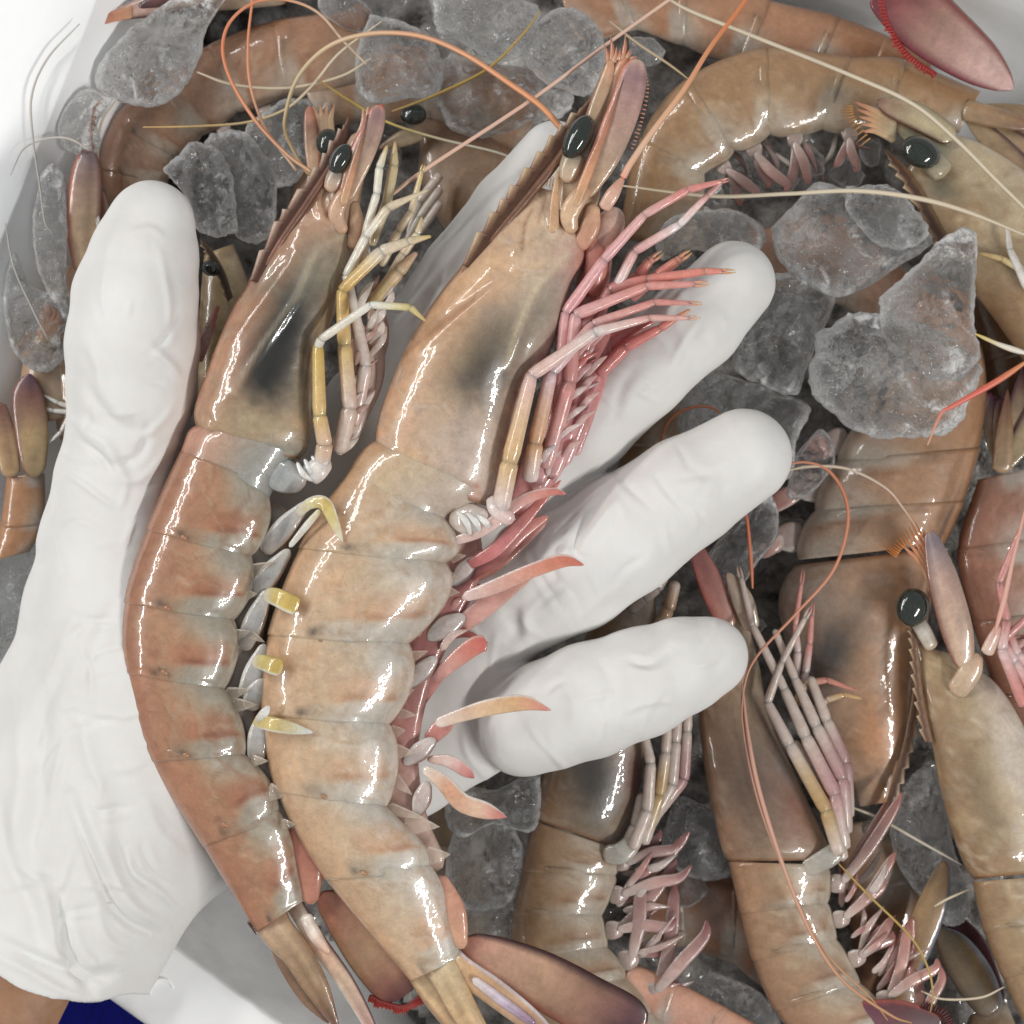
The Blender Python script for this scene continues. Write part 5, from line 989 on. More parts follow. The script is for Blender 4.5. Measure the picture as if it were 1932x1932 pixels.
for k in range(3): blade('gill_plate', [(862+18*k, 965+3*k, 46), (880+18*k, 985, 52), (888+18*k, 1010-6*k, 44)], [8, 13, 6], [(232, 226, 220), (236, 232, 228), (222, 206, 200)], R, .5)
# swimming legs of the right prawn
RDK = (176, 66, 62); RLT = (216, 150, 140)
swimmerets(R, RBD, 10, [
 (None, 0, 0, 0, [(838, 1028, 26), (910, 1000, 44), (985, 945, 42), (1040, 928, 40), (1068, 932, 38)], [12, 24, 22, 16, 5], [(226, 190, 180), (222, 176, 166), (206, 120, 108), (196, 80, 60)]),
 (None, 0, 0, 0, [(872, 1072, 4), (930, 1040, 20), (985, 985, 20), (1058, 906, 12)], [16, 26, 24, 6], [RDK, (200, 100, 100), (206, 110, 106), (206, 80, 66)]),
 ((876, 1078), 34, 17, -52, [(884, 1092, -6), (930, 1052, 8), (985, 1000, 10), (1034, 975, 8)], [20, 34, 32, 10], [(170, 70, 66), (196, 104, 100), (208, 124, 116), (206, 110, 96)]),
 (None, 0, 0, 0, [(880, 1100, -20), (940, 1064, -10), (1030, 984, -12)], [14, 22, 12], [(196, 130, 124), (190, 110, 100), (200, 120, 110)]),
 ((842, 1184), 42, 22, -32, [(872, 1128, 22), (930, 1108, 40), (1000, 1078, 48), (1062, 1058, 46), (1102, 1066, 42)], [18, 28, 28, 26, 4], [(226, 196, 190), (220, 160, 146), (206, 112, 76), (200, 76, 50)]),
 (None, 0, 0, 0, [(858, 1190, -8), (920, 1140, 8), (985, 1092, 16), (1012, 1078, 16)], [30, 40, 26, 6], [(206, 140, 130), (210, 150, 138), (206, 140, 124), (190, 120, 104)]),
 ((796, 1268), 40, 18, -46, [(812, 1290, -10), (852, 1252, 4), (893, 1220, 10), (918, 1212, 10)], [18, 30, 36, 30], [(200, 120, 110), (206, 140, 128), (206, 96, 70), (190, 60, 44)]),
 (None, 0, 0, 0, [(790, 1330, -16), (820, 1280, -8), (860, 1240, -6)], [20, 30, 16], [(186, 100, 96), (190, 110, 104), (196, 120, 110)]),
 ((792, 1418), 38, 18, -40, [(822, 1366, 20), (868, 1350, 34), (925, 1334, 40), (988, 1326, 40), (1040, 1340, 36)], [20, 26, 32, 30, 4], [(228, 204, 196), (220, 180, 150), (214, 168, 110), (206, 110, 100)]),
 (None, 0, 0, 0, [(806, 1400, -6), (836, 1370, 4), (866, 1352, 6)], [26, 34, 10], [(190, 110, 100), (196, 120, 110), (206, 140, 130)]),
 ((796, 1508), 36, 18, -72, [(798, 1448, 16), (838, 1478, 30), (872, 1514, 34), (918, 1530, 32), (956, 1542, 30)], [18, 30, 36, 32, 4], [(230, 214, 204), (214, 150, 110), (222, 180, 150), (206, 90, 76)]),
 (None, 0, 0, 0, [(806, 1432, -4), (846, 1436, 8), (880, 1456, 12), (895, 1468, 10)], [12, 24, 22, 4], [(206, 160, 150), (222, 190, 184), (206, 120, 116), (196, 76, 76)]),
])
def films(t, spots, z, c=(206, 186, 168, .30)):
    """clear pointed skin flaps along the belly edge"""
    for k, (a, b, tip) in enumerate(spots):
        a, b, tip = [np.array(q, float) for q in (a, b, tip)]; m1 = (a+b)/2; L = np.hypot(*(b-a))
        blade('membrane', [(*(m1*1.15-tip*.15), z-8), (*(m1*.55+tip*.45), z), (*tip, z+4)], [L*.8, L*.45, 1.5], [np.array(c), np.array(c), np.array(c[:3]+(.5,))], t, .10, M_FILM, n=14, m=12, tmin=1.6, edge=np.array((228, 214, 200, .55)), seedn=k)
blade('belly', [(880, 985, -30), (868, 1080, -16), (812, 1190, -14), (770, 1300, -14), (752, 1420, -16), (770, 1540, -22), (830, 1640, -30)], [50, 80, 84, 80, 76, 70, 36], [(206, 170, 160), (176, 96, 90), (166, 90, 84), (176, 110, 100), (190, 150, 136), (190, 160, 144)], R, .35, n=60)
films(R, [((836, 1090), (800, 1140), (868, 1118)), ((860, 1040), (846, 1066), (880, 1048)), ((838, 1064), (836, 1098), (868, 1094)), ((790, 1150), (782, 1190), (842, 1140)), ((782, 1176), (786, 1210), (806, 1160)), ((775, 1226), (752, 1262), (808, 1228)), ((752, 1262), (740, 1300), (792, 1272)), ((756, 1330), (752, 1362), (786, 1350)), ((744, 1362), (740, 1400), (766, 1378)), ((750, 1300), (752, 1336), (782, 1300)), ((740, 1395), (750, 1440), (782, 1420)), ((744, 1450), (742, 1490), (778, 1500)), ((740, 1510), (742, 1545), (806, 1546)), ((752, 1530), (792, 1580), (830, 1560)), ((800, 1590), (822, 1640), (850, 1612))], 18)
# tail of the right prawn
b = blade('uropod', [(872, 1776, -40), (930, 1806, -30), (1020, 1848, -28), (1110, 1896, -30), (1180, 1930, -32), (1215, 1948, -34)], [40, 84, 108, 112, 104, 60], [(190, 116, 90), (188, 140, 112), (176, 134, 100), (144, 98, 74), (96, 54, 58), (76, 34, 42)], R, .12, edge=(56, 26, 30), n=50, edge2=(150, 80, 50))
comb(b, [(1206, 1920, -32), (1204, 1950, -32), (1190, 1980, -32)], 15, 12, 4, [(170, 70, 40), (190, 80, 40)], flip=1)
blade('uropod', [(840, 1790, -36), (868, 1826, -16), (930, 1870, -10), (1000, 1925, -10), (1060, 1985, -12)], [40, 50, 52, 46, 30], [(216, 176, 124), (206, 160, 106), (190, 150, 110), (170, 130, 110)], R, .35, edge=(216, 206, 216), n=30)
blade('uropod', [(892, 1846, 2), (950, 1890, 6), (1010, 1934, 4)], [16, 20, 14], [(226, 214, 214), (196, 180, 200), (140, 110, 140)], R, .6)
blade('telson', [(812, 1800, -34), (840, 1838, -14), (872, 1900, -6), (910, 1960, -8), (950, 2020, -12)], [70, 60, 54, 40, 16], [(206, 176, 130), (212, 186, 140), (206, 170, 116), (196, 156, 100), (180, 130, 80)], R, .5, rib=(226, 210, 170))
blade('uropod', [(780, 1815, -40), (800, 1850, -30), (840, 1895, -24), (890, 1950, -24), (930, 2010, -26)], [40, 48, 60, 62, 40], [(206, 176, 130), (200, 168, 120), (190, 150, 100), (150, 90, 60)], R, .25, edge2=(160, 120, 70))
blade('uropod', [(860, 1960, -60), (930, 1990, -54), (1040, 2030, -52)], [40, 60, 50], [(190, 140, 90), (180, 120, 80), (150, 80, 60)], R, .15)
blade('sixth_plate', [(822, 1655, -14), (856, 1720, -4), (872, 1790, -12)], [40, 46, 22], [(206, 140, 110), (206, 142, 108), (206, 150, 112)], R, .4, M_SHELL)
antenna(R, [(1062, 246, 20), (1020, 200, 10), (962, 158, -10), (880, 104, -40), (800, 70, -70), (720, 62, -100), (650, 74, -120), (600, 102, -140), (560, 150, -150), (540, 210, -150), (540, 255, -150), (575, 320, -150), (590, 330, -150)], [(214, 140, 92), (216, 140, 92), (214, 150, 110), (206, 176, 140), (200, 180, 140), (190, 156, 106), (206, 170, 130)], (8, 3.6))
antenna(R, [(1176, 334, 46), (1190, 308, 50), (1230, 250, 40), (1290, 170, 20), (1340, 90, -20), (1400, 10, -60), (1430, -40, -80)], [(222, 150, 124), (222, 180, 150), (220, 160, 120), (214, 120, 70), (220, 110, 60)], (9, 4))
# ---------------- left prawn
Lp = prawn_root('left one of the two held prawns, orange brown back, pale legs, long black liver patch', (420, 1100, -80))
LST = [((606, 318), (668, 342)), ((552, 388), (662, 398)), ((506, 462), (660, 455)), ((467, 533), (650, 518)), ((436, 588), (634, 580)), ((411, 644), (612, 648)), ((386, 712), (594, 712)), ((367, 768), (588, 770)), ((368, 800), (586, 828)), ((384, 838), (572, 868))]
LP = pal((170, 108, 66), (180, 138, 96), (166, 154, 126))
def lextra(L, c, N, N2):
    x, y = L.x, L.y
    c = mixc(c, (206, 150, 116), .6*blob(x, y, 600, 430, 50, 60)); c = mixc(c, (190, 170, 130), .6*blob(x+14*N, y+14*N2, 480, 810, 110, 34, 10))
    c = mixc(c, (172, 160, 132), .6*blob(x, y, 590, 500, 40, 70, 20)); c = mixc(c, (190, 178, 150), .5*np.exp(-(pdist(x, y, [(655, 440), (600, 470), (560, 560), (500, 640), (440, 740)])[0]/6)**2))
    c = mixc(c, (158, 160, 154), .7*blob(x, y, 545, 850, 60, 26, 10)); c = mixc(c, (206, 146, 96), .5*blob(x, y, 430, 690, 40, 70, 20))
    c = mixc(c, (120, 66, 40), .7*sstep(.05, .0, L.t)*(y < 560)); c = mixc(c, (206, 160, 120), .5*blob(x, y, 625, 390, 26, 40))
    return c
carapace(Lp, LST, [-4, 2, 4, 4, 0], [.50, .62, .68, .66, .62], cara_color(LP, [(545, 610, 42, 130, 25, (34, 36, 37), 1.0), (502, 705, 52, 72, 15, (34, 36, 37), 1.0), (598, 510, 30, 70, 15, (92, 94, 88), .85), (470, 780, 90, 40, 10, (176, 156, 120), .5)], 6, lextra), 110, 110, M_SHELL,
    [([(655, 440), (600, 475), (560, 560), (500, 650), (440, 740)], 4, 8), ([(655, 400), (618, 405), (612, 365)], -6, 7), ([(535, 470), (540, 420), (575, 390)], -4, 6), ([(430, 650), (500, 560), (560, 480)], 3, 8), ([(385, 795), (430, 845), (560, 862)], 3.5, 6), ([(640, 550), (600, 660), (590, 760)], -4, 9), ([(620, 380), (612, 410), (640, 430)], 6, 10)])
LBD = [((338, 850), (515, 918)), ((277, 992), (482, 1050)), ((233, 1130), (450, 1170)), ((231, 1262), (432, 1300)), ((277, 1430), (470, 1422)), ((378, 1590), (532, 1536)), ((483, 1758), (572, 1700))]
LAP = pal((166, 102, 58), (184, 138, 94), (170, 160, 142))
joint_skin(Lp, [(376, 798), (356, 812), (345, 840), (332, 875)], [(568, 850), (545, 885), (518, 922), (508, 945)], 0, [(190, 126, 92), (186, 150, 124), (160, 158, 150), (158, 162, 160)])
abdomen(Lp, LBD, [2, 2, 2, 2, 0, -10, -28], [.68, .68, .68, .68, .66, .62, .58], seg_color(LAP, (140, 74, 32), (66, 48, 34), (164, 158, 144), 7, 1.0), 34, 90, M_SHELL, .12, .055)
for x, y, z in ((347, 1014, 84), (315, 1147, 88), (310, 1268, 84), (351, 1425, 76), (424, 1556, 64)): lump(Lp, x, y, z-4, 6.5, (170, 112, 66))
rostrum(Lp, [(470, 530), (500, 467), (530, 409), (547, 387), (587, 333), (610, 300), (625, 272), (643, 247), (656, 222)], [(492, 534), (530, 474), (562, 420), (582, 394), (614, 346), (634, 312), (647, 284), (656, 256), (662, 224)], [44, 34, 26, 22, 16], 9, cols=((120, 70, 40), (76, 42, 24)), amp=8, tip=(206, 180, 160))
blade('carina', [(490, 520, 40), (530, 455, 36), (580, 382, 30), (625, 312, 24), (648, 262, 16)], [9, 14, 15, 13, 5], [(150, 92, 58), (124, 72, 42), (104, 58, 34), (120, 70, 42), (190, 110, 90)], Lp, 1.0, M_HORN)
blade('head_core', [(640, 440, 4), (648, 370, 12), (662, 310, 14), (682, 250, 14)], [60, 66, 56, 28], [(196, 150, 112), (186, 150, 116), (170, 140, 112), (190, 144, 112)], Lp, .5, n=30)
ellipsoid('eye', (643, 300, 36), (32, 20, 22), -62, Lp, M_EYE)
blade('eye_stalk', [(622, 362, 30), (630, 340, 34), (640, 318, 32)], [26, 34, 34], [(206, 170, 140), (180, 160, 140), (110, 104, 96)], Lp, .7)
blade('antennal_scale', [(650, 378, 34), (674, 310, 40), (700, 250, 38), (712, 212, 36), (715, 199, 34)], [28, 48, 44, 32, 14], [(200, 156, 116), (186, 154, 126), (170, 136, 122), (150, 112, 112), (206, 150, 130)], Lp, .26, edge=(190, 90, 64), rib=(140, 110, 92), n=36)
blade('scale_ridge', [(646, 388, 46), (662, 330, 50), (682, 262, 46), (694, 215, 40)], [16, 14, 9, 3], [(206, 156, 106), (200, 136, 88), (150, 96, 66), (110, 70, 56)], Lp, .5, n=26)
comb(Lp, [(700, 300, 38), (716, 255, 36), (724, 215, 36), (718, 198, 34)], 7, 16, 2, [(206, 96, 76), (200, 90, 70)], flip=1)
blade('antenna_base', [(650, 440, 30), (634, 405, 38), (646, 372, 40), (660, 352, 36)], [20, 30, 28, 16], [(196, 148, 110), (204, 164, 130), (204, 156, 120), (200, 136, 100)], Lp, .5, n=30)
blade('antenna_base', [(662, 470, 14), (672, 420, 22), (668, 380, 22)], [22, 28, 18], [(186, 138, 98), (192, 148, 108), (200, 160, 118)], Lp, .4)
for k in range(4): blade('antennule', [(660+6*k, 290-4*k, 18), (684+5*k, 240, 22), (686+9*k, 205-4*(k % 2), 22)], [14, 13, 4], [(180, 150, 120), (206, 160, 130), (216, 150, 120)], Lp, .7, seedn=k)
WH = np.array((226, 220, 206)); CR = np.array((214, 196, 164)); YE = np.array((210, 176, 96))
leg(Lp, [(606, 880, 36), (613, 838, 58), (603, 784, 68), (600, 652, 76)], [19, 18, 16, 13], [(226, 206, 196), (216, 180, 146), (214, 178, 96), (206, 172, 50)], claw=None)
leg(Lp, [(600, 654, 78), (606, 640, 84), (699, 575, 96), (774, 580, 100), (803, 606, 100)], [10, 10, 9, 8, 3], [WH, WH, (232, 230, 220), (214, 196, 120), (200, 170, 90)])
leg(Lp, [(640, 850, 24), (660, 770, 46), (650, 650, 52), (645, 548, 58), (720, 474, 60), (770, 456, 60), (812, 446, 58)], [18, 18, 16, 13, 14, 10, 4], [(222, 206, 196), (214, 190, 176), (214, 180, 100), (206, 166, 60), (220, 204, 180), CR, (206, 176, 90)], claw=None)
leg(Lp, [(668, 800, 16), (690, 690, 34), (654, 520, 44), (690, 446, 48), (732, 392, 50), (808, 358, 48)], [16, 15, 11, 10, 10, 3], [(206, 180, 170), (214, 196, 190), WH, WH, CR, (206, 190, 150)])
leg(Lp, [(680, 520, 20), (690, 440, 36), (711, 365, 40), (716, 316, 40), (730, 276, 38)], [10, 10, 9, 9, 4], [CR, WH, WH, (226, 220, 200), (206, 180, 120)])
leg(Lp, [(700, 460, 6), (730, 385, 20), (743, 312, 22), (745, 268, 20)], [12, 11, 11, 4], [(206, 190, 150), (206, 192, 150), (208, 186, 130), (200, 166, 96)])
leg(Lp, [(700, 575, 16), (752, 512, 24), (785, 478, 24)], [15, 16, 6], [(200, 170, 100), (206, 176, 130), (206, 166, 140)])
leg(Lp, [(720, 500, 10), (752, 436, 18), (776, 400, 20), (796, 322, 18)], [10, 9, 8, 5], [CR, (206, 186, 150), CR, (206, 180, 110)], claw=(12, (200, 170, 90)))
leg(Lp, [(716, 560, 14), (760, 480, 20), (788, 440, 22), (796, 410, 22)], [11, 10, 8, 3], [CR, (214, 190, 160), CR, (206, 176, 90)])
for k, (pts, wd) in enumerate([([(640, 858), (668, 740), (664, 640)], (24, 34, 22)), ([(662, 838), (694, 720), (680, 610)], (22, 32, 20)), ([(680, 800), (712, 700), (700, 580)], (18, 28, 18)), ([(690, 740), (722, 640), (712, 560)], (14, 24, 14))]):
    blade('coxa', [(a, b, 16-12*k) for a, b in pts], list(wd), [(222, 208, 200), np.array((206, 178, 168))-8*k, (196, 160, 140)], Lp, .6, seedn=k)
for k in range(9):
    jx, jy, jl = jt.uniform(-8, 8), jt.uniform(-12, 12), jt.uniform(.7, 1.4)
    blade('gill_plate', [(655+7*k+jx, 800-28*k+jy, 18), (655+7*k+jx+24*jl, 800-28*k+jy-28*jl, 28), (655+4*k+jx+40*jl, 800-28*k+jy-50*jl, 18)], [8, 14, 4], [(204, 178, 168), (214, 196, 188), (200, 176, 162)], Lp, .4)
blade('gill_cover', [(492, 862, 18), (530, 895, 30), (578, 908, 32)], [44, 66, 44], [(162, 164, 160), (158, 164, 166), (200, 198, 194)], Lp, .4, M_SHELL)
for k in range(16):
    u = k/15; bx, by = 640+44*u+tg.uniform(-6, 18), 850-280*u+tg.uniform(-12, 12); a = math.radians(-64+tg.uniform(-14, 20)); l = tg.uniform(36, 76); z0 = tg.uniform(-10, 40)
    cc = np.array([(214, 190, 178), (190, 150, 136), (224, 210, 200), (176, 130, 110)][tg.randrange(4)], float)
    blade('gill_filament', [(bx, by, z0), (bx+l*.5*math.cos(a)+tg.uniform(-5, 5), by+l*.5*math.sin(a), z0+8), (bx+l*math.cos(a+.15), by+l*math.sin(a+.15), z0+2)], [tg.uniform(5, 10), tg.uniform(8, 16), 2.5], [cc*.95, cc, cc*.9], Lp, .5, n=12, m=9)
blade('coxa', [(580, 900, 36), (600, 885, 46), (622, 868, 40)], [44, 44, 26], [(206, 210, 212), (226, 220, 216), (216, 200, 194)], Lp, .6)
for k in range(4): blade('gill_plate', [(560+14*k, 872-6*k, 48), (572+14*k, 894-7*k, 54), (590+10*k, 908-10*k, 46)], [6, 12, 5], [(222, 222, 222), (232, 230, 228), (216, 206, 200)], Lp, .5)
# swimming legs of the left prawn: white stalks and yellow paddles resting on its neighbour
WS = (214, 214, 212)
def stalk(pts, wd, z, par=Lp):
    (ax, ay), (bx, by), (cx, cy) = pts; d = np.array([cx-ax, cy-ay], float)*.22; wd = [wd[0]*.8, wd[1]*.82, wd[2]*.55]
    pts = [(ax-d[0]*1.2, ay-d[1]*1.2), (bx-4, by-2), (cx+d[0], cy+d[1])]
    return blade('swimming_leg', [(a, b, z+6*k-6) for k, (a, b) in enumerate(pts)], wd, [(150, 140, 130), (166, 168, 170), (196, 192, 184)], par, .4, edge=(226, 224, 220), edge2=(170, 150, 130))
for pts in ([(512, 1026), (540, 998), (568, 962)], [(488, 1110), (514, 1084), (536, 1050)], [(466, 1206), (486, 1170), (498, 1130)], [(468, 1298), (484, 1270), (494, 1230)], [(484, 1420), (492, 1390), (492, 1360)], [(476, 1330), (486, 1310), (494, 1290)]): stalk(pts, [40, 50, 30], 22)
blade('swimming_leg', [(560, 972, 60), (585, 950, 80), (612, 950, 92), (630, 985, 96), (646, 1022, 96)], [16, 22, 26, 20, 6], [(226, 220, 206), (220, 206, 150), (200, 172, 56), (214, 200, 130), (226, 220, 210)], Lp, .4, edge=(236, 230, 214), n=36)
blade('swimming_leg', [(546, 1032, 50), (580, 990, 70), (604, 962, 84)], [10, 14, 10], [(226, 222, 214), (232, 226, 214), (220, 206, 150)], Lp, .5)
blade('swimming_leg', [(498, 1122, 58), (520, 1126, 92), (545, 1138, 100), (563, 1146, 98)], [26, 34, 36, 34], [(226, 222, 206), (206, 180, 70), (198, 168, 40), (206, 180, 60)], Lp, .22, edge2=(232, 226, 206), n=30)
blade('swimming_leg', [(476, 1246, 58), (496, 1250, 84), (515, 1256, 96), (533, 1262, 96)], [24, 30, 34, 32], [(226, 222, 206), (210, 190, 90), (198, 168, 40), (206, 180, 60)], Lp, .22, edge2=(232, 226, 206), n=30)
blade('swimming_leg', [(478, 1362, 62), (510, 1366, 90), (550, 1374, 96), (590, 1382, 92)], [18, 28, 24, 6], [(222, 206, 130), (206, 178, 80), (214, 204, 160), (206, 214, 222)], Lp, .25, edge2=(230, 224, 206), n=30)
blade('swimming_leg', [(484, 1362, 70), (498, 1346, 86), (508, 1332, 90)], [14, 18, 8], [(216, 206, 180), (222, 220, 216), (206, 210, 214)], Lp, .4)
blade('belly', [(520, 950, -20), (500, 1050, -8), (470, 1150, -6), (452, 1260, -6), (462, 1380, -8), (508, 1490, -14), (552, 1580, -20)], [60, 80, 80, 74, 66, 56, 30], [(170, 160, 150), (150, 136, 124), (136, 122, 112), (140, 126, 116), (160, 140, 124)], Lp, .35, n=60)
films(Lp, [((470, 1060), (486, 1090), (520, 1060)), ((450, 1100), (446, 1150), (486, 1120)), ((440, 1180), (440, 1220), (474, 1190)), ((470, 1180), (466, 1210), (500, 1212)), ((430, 1290), (436, 1330), (470, 1300)), ((440, 1310), (450, 1350), (486, 1330)), ((470, 1420), (486, 1450), (506, 1436)), ((500, 1470), (520, 1520), (540, 1500)), ((530, 1540), (540, 1570), (558, 1556))], 30, (190, 176, 156, .30))
# tail of the left prawn
blade('sixth_plate', [(548, 1555, -20), (582, 1630, -14), (586, 1706, -22)], [36, 52, 28], [(176, 90, 60), (180, 104, 74), (190, 120, 90)], Lp, .4, M_SHELL)
b = blade('uropod', [(604, 1686, -66), (650, 1730, -62), (700, 1790, -62), (742, 1846, -62), (765, 1878, -62)], [40, 80, 104, 100, 80], [(178, 100, 74), (166, 110, 80), (184, 144, 100), (140, 84, 60), (84, 30, 28)], Lp, .10, edge=(60, 24, 26), rib=(200, 164, 116), n=50)
comb(b, [(700, 1880, -62), (730, 1893, -62), (765, 1898, -62), (792, 1880, -62)], 13, 30, 4.2, [(120, 30, 26), (176, 56, 40)], flip=-1)
blade('uropod', [(540, 1680, -44), (568, 1728, -30), (600, 1780, -24), (650, 1850, -24), (690, 1920, -26), (712, 1965, -28)], [40, 34, 36, 34, 26, 14], [(180, 110, 76), (206, 190, 172), (196, 150, 120), (206, 176, 146), (190, 150, 136), (150, 90, 90)], Lp, .4, edge=(84, 60, 80), edge2=(214, 196, 180), n=40)
blade('telson', [(500, 1705, -40), (520, 1752, -24), (560, 1800, -14), (600, 1868, -16), (640, 1945, -20)], [70, 66, 58, 46, 6], [(180, 110, 76), (190, 156, 120), (170, 136, 96), (150, 116, 76), (110, 70, 50)], Lp, .5, rib=(206, 196, 166), n=40)
blade('uropod', [(512, 1764, -40), (545, 1820, -38), (585, 1880, -38), (620, 1930, -40)], [26, 40, 40, 8], [(150, 116, 80), (140, 106, 74), (130, 96, 66), (110, 80, 60)], Lp, .3)
blade('uropod', [(575, 1725, 4), (595, 1765, 12), (622, 1800, 10)], [22, 26, 12], [(222, 212, 204), (226, 206, 190), (206, 150, 120)], Lp, .7)
leg(Lp, [(470, 1738, -24), (478, 1752, -22), (484, 1764, -22)], [6, 4, 1.5], [(70, 40, 30), (60, 36, 30)], name='tail_spine')
antenna(Lp, [(740, 366, 10), (805, 318, 0), (1000, 190, -10), (1144, 84, -30), (1262, 0, -60), (1330, -50, -70)], [(214, 176, 150), (214, 170, 150), (218, 180, 160), (222, 196, 170)], (5.2, 3.8))
antenna(Lp, [(588, 325, -60), (540, 290, -90), (480, 225, -120), (435, 150, -140), (420, 90, -145), (435, 40, -150), (480, 5, -150), (540, 0, -150), (600, 24, -150), (650, 80, -150), (690, 120, -150)], [(206, 160, 120), (208, 130, 90), (206, 110, 66), (206, 120, 80), (206, 170, 140), (200, 180, 160)], (5, 3.2))
antenna(Lp, [(560, 322, -100), (500, 240, -130), (472, 160, -150), (468, 80, -150), (475, 10, -150), (478, -30, -150)], [(206, 170, 140), (206, 140, 110), (206, 120, 80), (206, 120, 80)], (4, 3))
# ================================================================ loose feelers crossing the pile
def feeler(label, pts, cols, r=(4, 3), z=-200):
    v, f, c = tube_geo(pts, [r[0]*.36, r[0]*.74, r[0]*.78, (r[0]+r[1])*.39, r[1]*.78, r[1]*.7, r[1]*.32], [np.array(q)*.85+np.array((214, 200, 180))*.15 for q in cols], 6, 10, True, z); o = mk('feeler', v, f, c, M_HAIR)
    tag(o, label, 'feeler', 'prawn feelers strewn over the pile')
CRM = (206, 190, 164); CR2 = (214, 200, 176); ORG = (206, 116, 76); PKF = (206, 140, 112); OLV = (150, 120, 60)
feeler('long cream feeler from the top edge to the right edge over the beak', [(1240, -20), (1290, 15), (1400, 60), (1600, 140), (1720, 195), (1800, 260), (1880, 340), (1940, 400), (1980, 450)], [CRM, CR2, CRM], (5.5, 5.5), -170)
feeler('cream feeler from the pink claws across the clear ice to the right edge', [(1170, 350), (1340, 370), (1480, 366), (1610, 360), (1720, 372), (1820, 398), (1950, 450)], [CRM, CR2, CRM], (5, 6.5), -150)
feeler('orange feeler looping right of the ring finger tip', [(1470, 880), (1520, 872), (1565, 890), (1595, 940), (1598, 1000), (1570, 1080), (1500, 1160), (1420, 1250), (1400, 1330), (1405, 1400)], [PKF, (206, 120, 86), (196, 120, 90), (190, 140, 110)], (4.5, 3.6), -215)
feeler('pale feeler arching from the ring finger tip to the beak of the eyed prawn', [(1475, 890), (1530, 880), (1600, 885), (1670, 920), (1705, 960), (1732, 1000)], [CRM, (210, 190, 170), (190, 150, 130)], (4, 3), -215)
feeler('tiny orange feeler curl between middle and ring fingers', [(1240, 850), (1262, 795), (1300, 770), (1340, 768), (1365, 785)], [ORG, ORG], (4, 3.4), -200)
feeler('long rosy feeler hanging down over the head up prawn to the bottom edge', [(1400, 1290), (1412, 1390), (1435, 1500), (1480, 1640), (1530, 1760), (1590, 1850), (1680, 1915), (1720, 1930)], [(196, 140, 120), (200, 150, 130), (196, 140, 110), (180, 130, 80)], (5.5, 4), -215)
feeler('second rosy feeler beside the long rosy one', [(1404, 1290), (1400, 1330), (1410, 1420), (1440, 1540), (1500, 1690), (1560, 1800), (1640, 1880), (1675, 1925)], [(190, 130, 110), (196, 150, 130), (176, 130, 80)], (3.6, 3), -220)
feeler('orange red feeler stub rising under the ring finger', [(1420, 1110), (1416, 1050), (1410, 985), (1404, 960)], [ORG, (206, 96, 66)], (5, 4), -260)
feeler('pale straight feeler lying on the clear bubbly ice lower right', [(1600, 1520), (1660, 1545), (1740, 1590), (1815, 1632)], [CRM, (176, 170, 160)], (4, 3.5), -330)
feeler('thin olive feeler wandering over the ochre tail lower right', [(1578, 1625), (1640, 1690), (1720, 1770), (1752, 1830), (1760, 1880), (1755, 1910)], [(170, 140, 70), (176, 146, 70), (160, 130, 60)], (3, 2.6), -280)
feeler('short white feeler arc at the bottom right', [(1738, 1870), (1780, 1885), (1850, 1882), (1895, 1862)], [CRM, CRM], (3, 3), -300)
feeler('short white feeler over the blue rimmed tail', [(1763, 1710), (1790, 1695), (1830, 1678)], [CRM, CRM], (3, 3), -330)
feeler('olive feeler slanting through the ice heap at the top', [(740, 210), (820, 180), (920, 130), (985, 66), (1020, 20)], [OLV, (176, 140, 50), OLV], (4, 3.4), -225)
feeler('olive to white feeler running under the index finger tip', [(600, 150), (660, 190), (735, 232), (830, 262), (945, 290), (1000, 320)], [OLV, (180, 150, 60), (206, 200, 180), (190, 186, 170)], (3.6, 3.4), -225)
feeler('cream feeler sagging across the brown body at upper left', [(372, 136), (440, 160), (540, 166), (640, 145), (700, 110)], [CRM, CRM, (196, 180, 150)], (4, 3.6), -240)
feeler('cream feeler bending across the brown body to the white ice', [(270, 240), (380, 238), (470, 230), (540, 205), (590, 160), (640, 100), (720, 40)], [(190, 150, 90), (206, 180, 130), CRM, CRM], (3.4, 3.4), -235)
feeler('long thin grey feeler lying on the white box wall', [(150, 45), (90, 110), (60, 180), (62, 260), (75, 350), (85, 420), (100, 440)], [(170, 168, 164), (176, 172, 168), (180, 178, 172)], (3, 2.4), -250)
feeler('pale feeler curling from the upright scale onto the box wall', [(168, 282), (130, 262), (90, 262), (45, 280), (20, 330)], [(206, 190, 180), (200, 194, 190), (176, 172, 168)], (3.4, 2.4), -250)
feeler('brown feeler passing through the small clear ice', [(198, 180), (176, 215), (172, 260), (178, 300)], [(150, 96, 70), (160, 104, 76)], (4, 4), -290)
feeler('white feeler edging the small clear ice beside the brown body', [(222, 185), (192, 230), (184, 290), (190, 350)], [(200, 190, 180), (200, 180, 160)], (3.4, 3.2), -295)
feeler('grey feeler at the far left on the foam', [(10, 420), (25, 500), (55, 570), (90, 640)], [(176, 172, 170), (190, 186, 180)], (2.4, 2.4), -262)
feeler('cream feeler slanting over the tan curled body at the top', [(1150, 40), (1200, 80), (1260, 120), (1300, 150)], [(190, 176, 150), (190, 160, 120)], (3.6, 3), -300)
feeler('red broken feeler joint at the right edge', [(1940, 680), (1880, 720), (1800, 765), (1775, 782), (1750, 840)], [(206, 130, 70), (206, 84, 70), (206, 100, 84), (206, 150, 120)], (8, 4), -140)
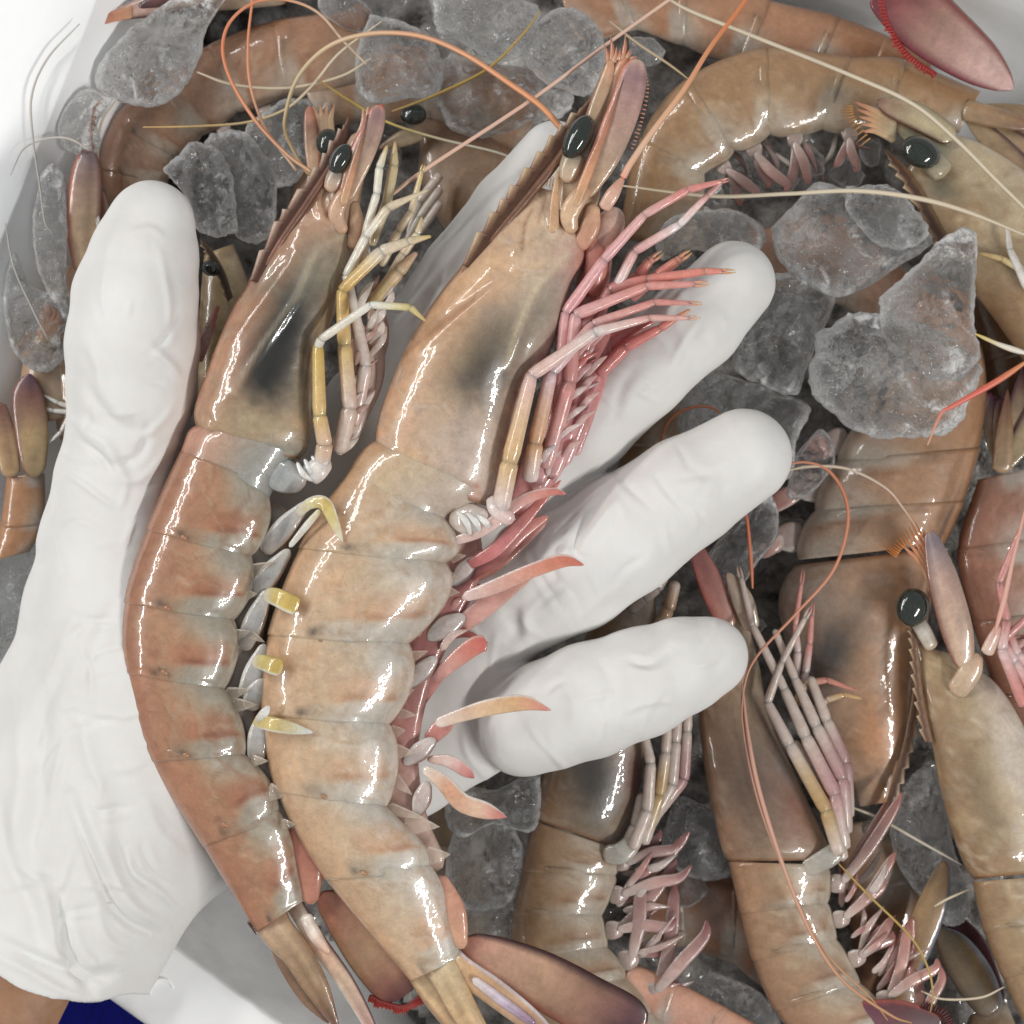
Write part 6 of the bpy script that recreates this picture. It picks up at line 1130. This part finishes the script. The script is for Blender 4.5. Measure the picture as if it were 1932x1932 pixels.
feeler('cream feeler tip above the red broken one', [(1840, 630), (1890, 652), (1940, 668)], [(206, 176, 80), (222, 214, 200), (226, 220, 210)], (5, 8), -150)
feeler('rose feeler branching upward at the right edge', [(1878, 1190), (1895, 1130), (1915, 1040), (1945, 920)], [(214, 150, 136), (216, 160, 146), (206, 140, 124)], (7, 4.5), -200)
feeler('yellow feeler tip at the left edge beside the cuff', [(-30, 1315), (0, 1325), (20, 1330)], [(190, 160, 70), (180, 150, 70)], (4, 3), -300)
# small chips of ice in the gaps
rg = random.Random(21)
where = ['under the first belly paddles of the tan curled prawn', 'under the middle belly paddles of the tan curled prawn', 'under the third belly paddles of the tan curled prawn', 'between the tan curled belly and the serrated beak', 'below the orange antennules of the upper right beak', 'between the right beak tip and the tan curled prawn', 'just above the middle finger tip', 'left of the index finger middle', 'beside the green black eye left of the index tip', 'just left of the pale legs at the index finger', 'behind the index finger tip', 'between the two head up prawns', 'beside the paddles of the grey brown prawn', 'below the tip of the beak down prawn', 'under the pale straight feeler lower right', 'left of the pale olive prawn low at the right', 'hidden between folded legs and the orange brown shell', 'under the orange feeler loop at the ring finger', 'near the pale legs above the little finger tip', 'behind the tail of the right held prawn', 'between thumb and the left held carapace', 'at the right edge behind the rosy legs']
for k, (x, y, r_) in enumerate([(1395, 345, 34), (1465, 330, 40), (1530, 310, 30), (1600, 330, 34), (1640, 290, 26), (1215, 95, 36), (1290, 500, 26), (880, 430, 30), (740, 300, 26), (560, 470, 30), (1010, 320, 26), (1320, 1560, 30), (1300, 1680, 34), (1660, 1560, 30), (1770, 1560, 26), (1790, 1700, 30), (1560, 1450, 22), (1490, 1000, 30), (1420, 1180, 24), (900, 1790, 34), (480, 560, 24), (1905, 1180, 24)]):
    pts = [(x+r_*rg.uniform(.65, 1.2)*math.cos(a), y+r_*rg.uniform(.65, 1.2)*math.sin(a)) for a in np.linspace(0, 2*np.pi, 8, endpoint=False)]
    ice(pts, rg.uniform(-470, -400), rg.uniform(36, 56), 'small ice chip '+where[k], 100+k, n=14, m=56, rough=1.1, group='small ice chips in the gaps')
